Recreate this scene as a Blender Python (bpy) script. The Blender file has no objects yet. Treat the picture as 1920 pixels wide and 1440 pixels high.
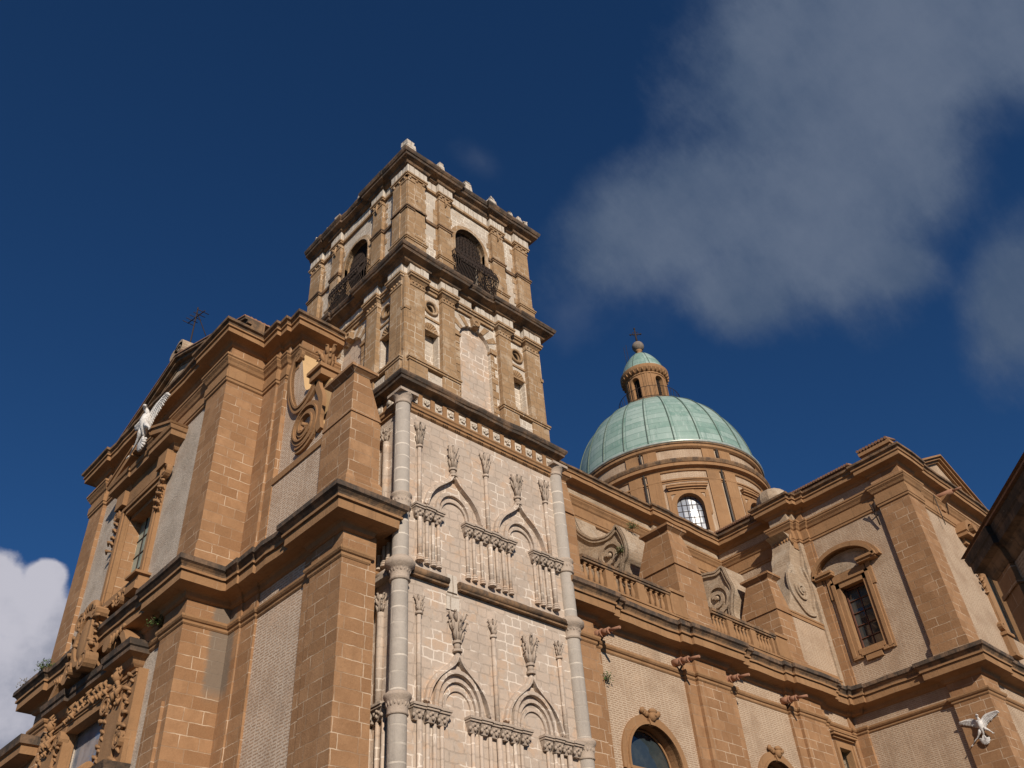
import bpy, bmesh, math, random
from mathutils import Vector, Matrix
R = math.radians
PI = math.pi
random.seed(7)
SC = bpy.context.scene
COL = SC.collection

# ------------------------------------------------------------------ camera
cam_d = bpy.data.cameras.new("camera")
cam = bpy.data.objects.new("camera", cam_d)
COL.objects.link(cam)
cam_d.sensor_width = 36.0
cam_d.lens = 31.6982
cam_d.clip_start = 0.1
cam_d.clip_end = 5000
cam.matrix_world = Matrix(((0.736251, -0.393841, -0.550295, -18.723821), (-0.673814, -0.501800, -0.542376, -25.301376), (-0.062528, 0.770121, -0.634826, 1.600000), (0.000000, 0.000000, 0.000000, 1.000000)))
SC.camera = cam

# ------------------------------------------------------------------ light
SUN = Vector((-0.645, -1.2, 0.63)).normalized()
SUN_EL = math.asin(SUN.z)
SUN_ROT = math.atan2(SUN.x, SUN.y)
sun_d = bpy.data.lights.new("sun", 'SUN')
sun_d.energy = 4.8
sun_d.angle = R(0.5)
sun_d.color = (1.0, 0.9, 0.77)
sun = bpy.data.objects.new("sun", sun_d)
COL.objects.link(sun)
sun.rotation_euler = SUN.to_track_quat('Z', 'Y').to_euler()
SC.view_settings.view_transform = 'Standard'
SC.view_settings.look = 'None'
SC.view_settings.exposure = 0.0
SC.view_settings.gamma = 1.0
SC.view_settings.use_curve_mapping = False

# ---- node helper
class NT:
    def __init__(s, tree):
        s.t = tree; s.n = tree.nodes; s.l = tree.links
    def new(s, typ, **kw):
        nd = s.n.new(typ)
        for k, v in kw.items(): setattr(nd, k, v)
        return nd
    def put(s, sock, v):
        if isinstance(v, bpy.types.NodeSocket): s.l.new(v, sock)
        else:
            if sock.type == 'RGBA' and len(v) == 3: v = (*v, 1)
            sock.default_value = v
    def math(s, op, a, b=0.5, c=None, clamp=False):
        nd = s.new('ShaderNodeMath', operation=op); nd.use_clamp = clamp
        s.put(nd.inputs[0], a); s.put(nd.inputs[1], b)
        if c is not None: s.put(nd.inputs[2], c)
        return nd.outputs[0]
    def vm(s, op, a, b=(0, 0, 0)):
        nd = s.new('ShaderNodeVectorMath', operation=op)
        s.put(nd.inputs[0], a); s.put(nd.inputs[1], b)
        return nd.outputs['Value'] if op in ('DOT_PRODUCT', 'LENGTH') else nd.outputs[0]
    def scale(s, a, f):
        nd = s.new('ShaderNodeVectorMath', operation='SCALE')
        s.put(nd.inputs[0], a); s.put(nd.inputs[3], f)
        return nd.outputs[0]
    def noise(s, vec, scale, detail=4, rough=0.55):
        nd = s.new('ShaderNodeTexNoise')
        s.put(nd.inputs['Vector'], vec); nd.inputs['Scale'].default_value = scale
        nd.inputs['Detail'].default_value = detail; nd.inputs['Roughness'].default_value = rough
        return nd
    def ramp(s, f, a, b, c0=0.0, c1=1.0):
        nd = s.new('ShaderNodeMapRange', interpolation_type='SMOOTHSTEP')
        s.put(nd.inputs[0], f); nd.inputs[1].default_value = a; nd.inputs[2].default_value = b
        nd.inputs[3].default_value = c0; nd.inputs[4].default_value = c1
        return nd.outputs[0]
    def mix(s, f, a, b, mode='MIX'):
        nd = s.new('ShaderNodeMix', data_type='RGBA', blend_type=mode)
        s.put(nd.inputs[0], f); s.put(nd.inputs[6], a); s.put(nd.inputs[7], b)
        return nd.outputs[2]

# ------------------------------------------------------------------ sky with clouds (laid out by direction)
world = bpy.data.worlds.new("World"); SC.world = world; world.use_nodes = True
W = NT(world.node_tree)
for n in list(W.n): W.n.remove(n)
w_out = W.new('ShaderNodeOutputWorld')
w_bg = W.new('ShaderNodeBackground')
W.l.new(w_bg.outputs[0], w_out.inputs[0])
sky = W.new('ShaderNodeTexSky', sky_type='NISHITA')
sky.sun_disc = False; sky.sun_elevation = SUN_EL; sky.sun_rotation = SUN_ROT
sky.altitude = 900; sky.air_density = 1.0; sky.dust_density = 0.2; sky.ozone_density = 2.5
w_bg.inputs['Strength'].default_value = 0.072
tc = W.new('ShaderNodeTexCoord')
dirv = W.vm('NORMALIZE', tc.outputs['Generated'])
skyc = W.mix(1.0, sky.outputs[0], (0.25, 0.54, 0.84), 'MULTIPLY')
n1 = W.noise(dirv, 3.2, 7, 0.62); n2 = W.noise(dirv, 11.0, 5, 0.6)
wob = W.math('ADD', W.math('MULTIPLY', W.math('SUBTRACT', n1.outputs[0], 0.5), 0.85),
             W.math('MULTIPLY', W.math('SUBTRACT', n2.outputs[0], 0.5), 0.5))
def blob(c, t1, t2, ra, rb, ang):
    """soft elliptical lobe round direction c; t1, t2 the tangent directions; returns 1 at the centre, 0 at the rim"""
    ca, sa = math.cos(ang), math.sin(ang)
    a = tuple((t1[i]*ca + t2[i]*sa)/ra for i in range(3)); b = tuple((-t1[i]*sa + t2[i]*ca)/rb for i in range(3))
    dc = W.math('MAXIMUM', W.vm('DOT_PRODUCT', dirv, c), 0.05)
    x = W.math('DIVIDE', W.vm('DOT_PRODUCT', dirv, a), dc); y = W.math('DIVIDE', W.vm('DOT_PRODUCT', dirv, b), dc)
    r = W.math('SQRT', W.math('ADD', W.math('MULTIPLY', x, x), W.math('MULTIPLY', y, y)))
    return W.math('SUBTRACT', 1.0, r)
def lobes(lst):
    o = None
    for e in lst:
        b = blob(*e)
        o = b if o is None else W.math('SMOOTH_MAX', o, b, 0.25)
    return o
GREY = [((0.5889, 0.1403, 0.7960), (0.5912, -0.7463, -0.3058), (0.5511, 0.6507, -0.5224), 0.1538, 0.1384, 0.000),
    ((0.6350, 0.0235, 0.7722), (0.5247, -0.7468, -0.4087), (0.5670, 0.6647, -0.4865), 0.1522, 0.1107, 0.000),
    ((0.5906, 0.3131, 0.7437), (0.6417, -0.7411, -0.1975), (0.4893, 0.5939, -0.6386), 0.1857, 0.0844, -0.349),
    ((0.6780, 0.2154, 0.7028), (0.5533, -0.7790, -0.2950), (0.4839, 0.5888, -0.6474), 0.1474, 0.1211, 0.000),
    ((0.6765, 0.3049, 0.6704), (0.5854, -0.7750, -0.2382), (0.4469, 0.5535, -0.7027), 0.0827, 0.0551, 0.000),
    ((0.6794, 0.1288, 0.7224), (0.5228, -0.7757, -0.3534), (0.5149, 0.6178, -0.5943), 0.1141, 0.1141, 0.000),
    ((0.7399, 0.1777, 0.6488), (0.4894, -0.8039, -0.3380), (0.4616, 0.5676, -0.6818), 0.0550, 0.0450, 0.000),
    ((0.8034, 0.1047, 0.5861), (0.3968, -0.8281, -0.3959), (0.4439, 0.5507, -0.7069), 0.0541, 0.1036, 0.000),
    ((0.6469, -0.0487, 0.7610), (0.4934, -0.7342, -0.4664), (0.5815, 0.6772, -0.4509), 0.1109, 0.0725, 0.000)]
WISP = [((0.4135, 0.4283, 0.8035), (0.7509, -0.6595, -0.0349), (0.5149, 0.6178, -0.5943), 0.0631, 0.0344, 0.611),
    ((0.5421, 0.3852, 0.7468), (0.6889, -0.7127, -0.1325), (0.4812, 0.5863, -0.6517), 0.1329, 0.0636, 0.000),
    ((0.5609, 0.4618, 0.6871), (0.7044, -0.7022, -0.1032), (0.4349, 0.5419, -0.7192), 0.0705, 0.0764, 0.000),
    ((0.6293, 0.3322, 0.7026), (0.6252, -0.7533, -0.2039), (0.4616, 0.5676, -0.6818), 0.2256, 0.1297, 0.000)]
WHITE = [((0.2184, 0.8863, 0.4084), (0.9439, -0.2981, 0.1422), (0.2478, 0.3544, -0.9017), 0.0451, 0.0451, 0.000),
    ((0.1819, 0.8898, 0.4186), (0.9483, -0.2713, 0.1646), (0.2601, 0.3670, -0.8931), 0.0415, 0.0415, 0.000),
    ((0.2311, 0.9118, 0.3394), (0.9534, -0.2818, 0.1078), (0.1939, 0.2986, -0.9345), 0.0745, 0.0833, 0.000),
    ((0.2694, 0.9211, 0.2810), (0.9518, -0.2991, 0.0680), (0.1467, 0.2492, -0.9573), 0.0593, 0.0527, 0.000),
    ((0.2209, 0.8709, 0.4391), (0.9370, -0.3144, 0.1522), (0.2706, 0.3778, -0.8855), 0.0230, 0.0184, 0.000)]
g = W.math('ADD', lobes(GREY), wob)
n4 = W.noise(W.vm('MULTIPLY', dirv, (1.0, 2.2, 1.0)), 6.0, 7, 0.68)
gm = W.ramp(W.math('ADD', g, W.math('MULTIPLY', W.math('SUBTRACT', n4.outputs[0], 0.5), 0.55)), -0.16, 0.60)
gm = W.math('MULTIPLY', gm, 0.9)
gcol = W.mix(W.ramp(W.math('ADD', W.math('MULTIPLY', n1.outputs[0], 0.75), W.math('MULTIPLY', n4.outputs[0], 0.25)), 0.34, 0.68), (0.9, 1.4, 2.4), (1.85, 2.35, 3.35))
wsp = W.math('MULTIPLY', W.ramp(W.math('ADD', lobes(WISP), W.math('MULTIPLY', wob, 2.2)), 0.15, 1.5), 0.30)
n3 = W.noise(dirv, 7.5, 7, 0.6)
n5 = W.noise(dirv, 17.0, 6, 0.6)
h = W.math('ADD', lobes(WHITE), W.math('ADD', W.math('MULTIPLY', wob, 0.8), W.math('MULTIPLY', W.math('SUBTRACT', n5.outputs[0], 0.5), 0.8)))
hm = W.ramp(h, 0.0, 0.26)
hsh = W.math('ADD', W.math('MULTIPLY', n3.outputs[0], 1.0), W.math('MULTIPLY', W.math('SUBTRACT', 0.36, W.vm('DOT_PRODUCT', dirv, (0, 0, 1))), -1.3))
hcol = W.mix(W.ramp(hsh, 0.33, 0.68), (2.5, 2.85, 3.9), (7.2, 7.1, 8.0))
c1 = W.mix(wsp, skyc, (2.2, 2.7, 3.7))
c2 = W.mix(gm, c1, gcol)
c3 = W.mix(hm, c2, hcol)
W.l.new(c3, w_bg.inputs['Color'])

# ------------------------------------------------------------------ materials
def mat(name):
    m = bpy.data.materials.new(name); m.use_nodes = True
    t = NT(m.node_tree); b = m.node_tree.nodes['Principled BSDF']
    b.inputs['Roughness'].default_value = 0.85
    b.inputs['Specular IOR Level'].default_value = 0.25
    return m, t, b
def coords(t):
    tc = t.new('ShaderNodeTexCoord'); geo = t.new('ShaderNodeNewGeometry')
    return tc.outputs['UV'], geo.outputs['Position'], geo.outputs['Normal']
def brick(t, vec, bw, bh, mw, smooth=0.1, off=0.5, sq=1.0, sqf=2):
    nd = t.new('ShaderNodeTexBrick'); nd.offset = off; nd.squash = sq; nd.squash_frequency = sqf
    t.put(nd.inputs['Vector'], vec)
    for k, v in (('Scale', 1.0), ('Mortar Size', mw), ('Mortar Smooth', smooth), ('Bias', 0.0), ('Brick Width', bw), ('Row Height', bh)):
        nd.inputs[k].default_value = v
    nd.inputs['Color1'].default_value = (0, 0, 0, 1); nd.inputs['Color2'].default_value = (1, 1, 1, 1); nd.inputs['Mortar'].default_value = (.5, .5, .5, 1)
    return nd
def stone(name, base, var, mortar, bw, bh, mw, jv=(0.42, 0.62), jmin=0.15, stain=(0.2, 0.12, 0.07), stain_amt=0.5, tone=0.5,
          crust=None, bump=0.25, wob=0.012, sq=0.7, streak=0.3, patch=None, rough=0.88, jdepth=0.4, dots=0.0, washed=False):
    """jointed masonry: blocks of slightly different tone, partly repointed joints, stains with a shape of their own"""
    m, t, b = mat(name)
    uv, pos, nor = coords(t)
    wn = t.noise(pos, 2.3, 2)
    uvw = t.vm('ADD', uv, t.scale(t.vm('SUBTRACT', wn.outputs['Color'], (0.5, 0.5, 0.5)), wob * 6))
    br = brick(t, uvw, bw, bh, mw, sq=sq)
    tonev = t.math('MULTIPLY', br.outputs['Color'], 1.0)
    big = t.noise(pos, 0.35, 5, 0.6); mid = t.noise(pos, 1.7, 5, 0.6); fine = t.noise(pos, 22.0, 4, 0.65); grit = t.noise(pos, 7.0, 5, 0.7)
    col = t.mix(t.math('MULTIPLY', tonev, tone), base, var)
    col = t.mix(t.ramp(mid.outputs[0], 0.35, 0.7, 0.0, 0.55), col, var)
    if patch: col = t.mix(t.ramp(t.noise(pos, 0.9, 6, 0.62).outputs[0], 0.52, 0.62, 0.0, 0.75), col, patch)
    # run-off streaks: noise stretched along the height
    sv = t.vm('MULTIPLY', pos, (2.6, 2.6, 0.16)); sn = t.noise(sv, 1.0, 5, 0.62)
    col = t.mix(t.ramp(sn.outputs[0], 0.54, 0.78, 0.0, streak), col, stain)
    col = t.mix(t.ramp(big.outputs[0], 0.52, 0.74, 0.0, stain_amt), col, stain)
    jm = t.math('MULTIPLY', br.outputs['Fac'], t.ramp(t.noise(pos, 0.8, 3).outputs[0], jv[0], jv[1], jmin, 0.9))
    col = t.mix(t.math('MULTIPLY', br.outputs['Fac'], 0.5), col, tuple(c*0.45 for c in base))
    col = t.mix(jm, col, mortar)
    bc = t.math('SUBTRACT', t.noise(t.vm('ADD', pos, (31, 7, 3)), 0.55, 6, 0.68).outputs[0], 0.5)
    col = t.mix(t.ramp(bc, 0.04, 0.22, 0.0, 0.35), col, tuple(min(1, c*1.3+0.02) for c in base))
    col = t.mix(t.ramp(grit.outputs[0], 0.25, 0.5, 0.35, 0.0), col, tuple(c*0.55 for c in base))
    col = t.mix(t.ramp(fine.outputs[0], 0.3, 0.7, 0.0, 0.22), col, tuple(min(1, c*1.25) for c in base))
    if dots: col = t.mix(t.ramp(t.noise(pos, 3.1, 2, 0.4).outputs[0], 0.70, 0.74, 0.0, dots), col, (0.05, 0.04, 0.03))
    if washed:   # one grey run-off stain in the re-entrant corner of the west front
        sp = t.new('ShaderNodeSeparateXYZ'); t.put(sp.inputs[0], t.vm('ADD', pos, t.scale(t.vm('SUBTRACT', grit.outputs['Color'], (.5, .5, .5)), 0.5)))
        mk = t.math('MULTIPLY', t.ramp(sp.outputs[0], -3.25, -3.0), t.ramp(sp.outputs[0], -2.3, -2.2, 1.0, 0.0))
        mk = t.math('MULTIPLY', mk, t.math('MULTIPLY', t.math('MULTIPLY', t.ramp(sp.outputs[2], 15.3, 16.2), t.ramp(sp.outputs[2], 20.2, 20.5, 1.0, 0.0)), t.ramp(t.math('ABSOLUTE', t.math('SUBTRACT', sp.outputs[1], 8.9)), 0.4, 0.7, 0.8, 0.0)))
        col = t.mix(mk, col, (0.17, 0.14, 0.11))
    if crust:
        cn = t.noise(pos, 1.3, 6, 0.68)
        col = t.mix(t.ramp(cn.outputs[0], crust[0], crust[1], crust[3] if len(crust) > 3 else 0.0, crust[2]), col, (0.052, 0.043, 0.036))
        lich = t.noise(pos, 6.5, 4, 0.7)
        col = t.mix(t.ramp(lich.outputs[0], 0.64, 0.72, 0.0, 0.5), col, (0.34, 0.31, 0.25))
    t.put(b.inputs['Base Color'], col)
    b.inputs['Roughness'].default_value = rough
    hgt = t.math('ADD', t.math('MULTIPLY', t.math('SUBTRACT', 1.0, br.outputs['Fac']), jdepth),
                 t.math('ADD', t.math('MULTIPLY', fine.outputs[0], 0.18), t.math('MULTIPLY', grit.outputs[0], 0.55)))
    bp = t.new('ShaderNodeBump'); bp.inputs['Strength'].default_value = bump; bp.inputs['Distance'].default_value = 0.06
    t.put(bp.inputs['Height'], hgt); t.put(b.inputs['Normal'], bp.outputs[0])
    return m
M = {}
ASH = dict(base=(0.36, 0.202, 0.103), var=(0.225, 0.115, 0.053), mortar=(0.60, 0.46, 0.33), bw=1.15, bh=0.52, mw=0.018, jv=(0.44, 0.62), jmin=0.2, tone=0.9, sq=0.72, bump=0.6)
M['ashlar'] = stone('ochre_ashlar', stain=(0.20, 0.115, 0.06), stain_amt=0.35, streak=0.32, washed=True, **ASH)
M['ashlar_stained'] = stone('water_stained_ochre_ashlar', stain=(0.20, 0.085, 0.03), stain_amt=0.75, streak=0.75, **ASH)
M['ashlar_fine'] = stone('tower_ochre_stone', (0.365, 0.235, 0.130), (0.28, 0.168, 0.085), (0.60, 0.49, 0.37), 0.62, 0.40, 0.024, (0.44, 0.64), 0.06, (0.13, 0.085, 0.05), 0.55, 0.9, bump=0.7, dots=0.5, streak=0.4, patch=(0.45, 0.345, 0.24))
M['trim'] = stone('ochre_trim_stone', (0.325, 0.183, 0.09), (0.255, 0.135, 0.062), (0.38, 0.26, 0.16), 1.4, 3.0, 0.012, (0.5, 0.7), 0.05, (0.12, 0.072, 0.04), 0.5, 0.6, bump=0.55, streak=0.5)
M['trim_dark'] = stone('weathered_cornice_stone', (0.26, 0.155, 0.084), (0.20, 0.118, 0.064), (0.15, 0.10, 0.07), 1.1, 3.0, 0.025, (0.4, 0.7), 0.3, (0.10, 0.065, 0.04), 0.6, 0.5, crust=(0.42, 0.62, 0.75), bump=0.6)
M['crust'] = stone('black_crusted_stone', (0.21, 0.13, 0.08), (0.14, 0.09, 0.058), (0.09, 0.065, 0.05), 0.9, 3.0, 0.03, (0.4, 0.7), 0.3, (0.06, 0.045, 0.035), 0.6, 0.6, crust=(0.36, 0.60, 0.88), bump=0.7)
M['pink'] = stone('pinkish_limestone', (0.50, 0.39, 0.305), (0.425, 0.35, 0.285), (0.74, 0.64, 0.54), 0.78, 0.40, 0.030, (0.46, 0.58), 0.04, (0.30, 0.24, 0.195), 0.6, 0.85, sq=0.6, bump=0.5, patch=(0.50, 0.345, 0.235), streak=0.35, wob=0.03)
M['grey'] = stone('grey_limestone', (0.385, 0.335, 0.285), (0.33, 0.29, 0.25), (0.66, 0.58, 0.49), 3.0, 0.62, 0.035, (0.36, 0.6), 0.25, (0.19, 0.165, 0.145), 0.65, 0.5, bump=0.6, streak=0.5)
M['carve'] = stone('carved_grey_limestone', (0.42, 0.335, 0.265), (0.34, 0.27, 0.215), (0.5, 0.42, 0.34), 3.0, 2.0, 0.01, (0.5, 0.7), 0.0, (0.16, 0.13, 0.10), 0.7, 0.3, bump=0.9, streak=0.4)
M['white'] = stone('white_rubble_limestone', (0.56, 0.485, 0.40), (0.44, 0.365, 0.29), (0.76, 0.67, 0.56), 0.55, 0.30, 0.034, (0.4, 0.58), 0.25, (0.33, 0.265, 0.205), 0.55, 0.95, sq=0.6, bump=0.8, wob=0.03, streak=0.35, patch=(0.46, 0.345, 0.245))
M['whiteblock'] = stone('white_block_limestone', (0.59, 0.52, 0.44), (0.48, 0.41, 0.335), (0.30, 0.23, 0.17), 0.50, 3.0, 0.03, (0.4, 0.6), 0.5, (0.35, 0.285, 0.22), 0.55, 0.9, bump=0.8, streak=0.4)
M['brick'] = stone('pale_thin_brick', (0.40, 0.275, 0.18), (0.30, 0.185, 0.115), (0.52, 0.405, 0.295), 0.36, 0.105, 0.030, (0.3, 0.6), 0.4, (0.235, 0.165, 0.115), 0.6, 1.0, sq=0.8, bump=0.7, wob=0.018, streak=0.5, patch=(0.33, 0.215, 0.135))
M['brick_red'] = stone('thin_brick_wide_joints', (0.47, 0.32, 0.215), (0.345, 0.21, 0.13), (0.60, 0.49, 0.385), 0.42, 0.125, 0.040, (0.3, 0.6), 0.5, (0.26, 0.19, 0.14), 0.5, 1.0, sq=0.8, bump=0.8, wob=0.018, streak=0.4, patch=(0.33, 0.20, 0.12))
M['roughcast'] = stone('pale_roughcast_plaster', (0.50, 0.415, 0.335), (0.42, 0.335, 0.26), (0.55, 0.47, 0.39), 0.3, 0.14, 0.03, (0.4, 0.6), 0.1, (0.30, 0.235, 0.18), 0.5, 0.9, bump=1.0, wob=0.05, patch=(0.44, 0.33, 0.25), streak=0.35)
M['rubble'] = stone('weathered_rough_plaster', (0.41, 0.305, 0.21), (0.28, 0.195, 0.13), (0.46, 0.36, 0.26), 0.45, 0.2, 0.03, (0.4, 0.6), 0.2, (0.15, 0.12, 0.09), 0.7, 0.8, bump=0.9, patch=(0.45, 0.37, 0.285), streak=0.45)
M['plaster'] = stone('smooth_yellow_plaster', (0.55, 0.37, 0.19), (0.50, 0.33, 0.17), (0.55, 0.37, 0.19), 3, 3, 0.001, (0.5, 0.7), 0.0, (0.33, 0.21, 0.11), 0.35, 0.3, bump=0.15, streak=0.3)
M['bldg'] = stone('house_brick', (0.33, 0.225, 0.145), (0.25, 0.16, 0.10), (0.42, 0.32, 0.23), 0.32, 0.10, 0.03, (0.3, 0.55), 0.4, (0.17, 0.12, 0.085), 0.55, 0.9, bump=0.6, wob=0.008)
M['paving'] = stone('shaded_basalt_paving', (0.10, 0.09, 0.08), (0.08, 0.072, 0.065), (0.06, 0.055, 0.05), 0.8, 0.8, 0.015, (0.4, 0.6), 0.4, (0.06, 0.055, 0.05), 0.4, 0.8)  # basalt tone lowered to stand for the shaded square and cut bounce light
M['tile'] = stone('terracotta_roof_tile', (0.36, 0.19, 0.11), (0.25, 0.14, 0.09), (0.2, 0.12, 0.08), 0.3, 0.4, 0.02, (0.4, 0.6), 0.4, (0.14, 0.09, 0.06), 0.6, 0.9, bump=0.6)
M['terracotta'] = stone('terracotta_pipe', (0.33, 0.17, 0.105), (0.28, 0.14, 0.09), (0.3, 0.16, 0.1), 3, 3, 0.001, (0.5, 0.7), 0, (0.15, 0.085, 0.055), 0.6, 0.4)

def simple(name, col, rough=0.6, metal=0.0, spec=0.3, nz=0.2, nscale=6.0, dark=None, bump=0.0):
    m, t, b = mat(name); uv, pos, nor = coords(t)
    n = t.noise(pos, nscale, 5, 0.65)
    c = t.mix(t.ramp(n.outputs[0], 0.35, 0.72, 0.0, 1.0), col, dark or tuple(x*(1-nz) for x in col))
    t.put(b.inputs['Base Color'], c)
    b.inputs['Roughness'].default_value = rough; b.inputs['Metallic'].default_value = metal; b.inputs['Specular IOR Level'].default_value = spec
    if bump:
        bp = t.new('ShaderNodeBump'); bp.inputs['Strength'].default_value = bump; bp.inputs['Distance'].default_value = 0.04
        t.put(bp.inputs['Height'], n.outputs[0]); t.put(b.inputs['Normal'], bp.outputs[0])
    return m
M['iron'] = simple('rusted_iron', (0.03, 0.023, 0.02), 0.75, 0.0, 0.2, dark=(0.055, 0.032, 0.022), nscale=14)
M['pipe'] = simple('dark_drainpipe', (0.05, 0.045, 0.04), 0.5)
M['void'] = simple('painted_shade', (0.012, 0.010, 0.009), 0.95)  # near-black that stands in for shade in openings, hollows and slots
M['marble'] = simple('white_painted_sculpture', (0.72, 0.69, 0.66), 0.6, dark=(0.42, 0.38, 0.345), nscale=11, bump=0.5)
M['wood'] = simple('reddish_window_wood', (0.15, 0.062, 0.038), 0.6, dark=(0.09, 0.04, 0.026), nscale=12)
M['ballstone'] = simple('grey_stone_ball', (0.22, 0.18, 0.15), 0.9, dark=(0.15, 0.125, 0.105), nscale=5, bump=0.4)
M['leaf'] = simple('wall_weed_leaf', (0.07, 0.11, 0.03), 0.7, dark=(0.045, 0.075, 0.02), nscale=9)
M['stem'] = simple('dry_weed_stem', (0.16, 0.13, 0.06), 0.8)
def glassy(name, col, rough, dirt=None):
    m, t, b = mat(name); uv, pos, nor = coords(t)
    n = t.noise(pos, 1.3, 4, 0.6)
    t.put(b.inputs['Base Color'], t.mix(t.ramp(n.outputs[0], 0.4, 0.7), col, dirt or col))
    b.inputs['Roughness'].default_value = rough; b.inputs['Specular IOR Level'].default_value = 0.9; b.inputs['IOR'].default_value = 1.6
    br = brick(t, uv, 0.62, 0.62, 0.0, off=0.0)
    wn = t.new('ShaderNodeTexWhiteNoise', noise_dimensions='2D')
    cell = t.vm('FLOOR', t.scale(uv, 1/0.62)); t.put(wn.inputs['Vector'], cell)
    nn = t.new('ShaderNodeVectorMath', operation='NORMALIZE')
    t.put(nn.inputs[0], t.vm('ADD', nor, t.scale(t.vm('SUBTRACT', wn.outputs['Color'], (.5, .5, .5)), 0.05)))
    t.put(b.inputs['Normal'], nn.outputs[0])
    return m
M['glass'] = glassy('dark_window_glass', (0.03, 0.04, 0.045), 0.06, (0.05, 0.06, 0.06))
M['glass_pale'] = glassy('pale_leaded_glass', (0.27, 0.29, 0.33), 0.12, (0.17, 0.19, 0.23))
M['glass_green'] = glassy('greenish_leaded_glass', (0.26, 0.33, 0.29), 0.25, (0.20, 0.26, 0.23))
# copper sheet with standing courses
m, t, b = mat('verdigris_copper'); uv, pos, nor = coords(t)
br = brick(t, uv, 2.34, 0.74, 0.030, 0.3, off=0.0)
nA = t.noise(pos, 0.5, 5, 0.6); nB = t.noise(t.vm('MULTIPLY', pos, (3.5, 3.5, 0.4)), 1.0, 5, 0.6); nC = t.noise(pos, 9, 4, 0.6)
wn = t.new('ShaderNodeTexWhiteNoise', noise_dimensions='2D')
t.put(wn.inputs['Vector'], t.vm('FLOOR', t.vm('DIVIDE', uv, (2.34, 0.74, 1))))
c = t.mix(t.ramp(nA.outputs[0], 0.35, 0.68), (0.235, 0.335, 0.285), (0.145, 0.25, 0.205))
c = t.mix(t.math('MULTIPLY', wn.outputs[0], 0.75), c, (0.35, 0.435, 0.39))
c = t.mix(t.ramp(nB.outputs[0], 0.5, 0.75, 0, 0.6), c, (0.42, 0.49, 0.45))
c = t.mix(t.ramp(t.noise(t.vm('MULTIPLY', pos, (1.6, 1.6, 0.3)), 1.0, 6, 0.66).outputs[0], 0.54, 0.72, 0, 0.55), c, (0.10, 0.19, 0.155))
c = t.mix(t.math('MULTIPLY', br.outputs['Fac'], 0.7), c, (0.09, 0.155, 0.13))
t.put(b.inputs['Base Color'], c); b.inputs['Roughness'].default_value = 0.38; b.inputs['Specular IOR Level'].default_value = 0.55
bp = t.new('ShaderNodeBump'); bp.inputs['Strength'].default_value = 0.35; bp.inputs['Distance'].default_value = 0.05
t.put(bp.inputs['Height'], t.math('ADD', t.math('MULTIPLY', br.outputs['Fac'], -0.6), t.math('MULTIPLY', nA.outputs[0], 0.8)))
t.put(b.inputs['Normal'], bp.outputs[0]); M['copper'] = m
M['gutter_sheen'] = simple('pale_gutter_sheen', (0.50, 0.52, 0.47), 0.35, 0.3, 0.6, dark=(0.30, 0.36, 0.31), nscale=2.0)  # sheen along the dome's rim put into a pale metal colour
M['rib'] = simple('dark_copper_rib', (0.10, 0.14, 0.115), 0.5, dark=(0.06, 0.08, 0.065))

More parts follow.
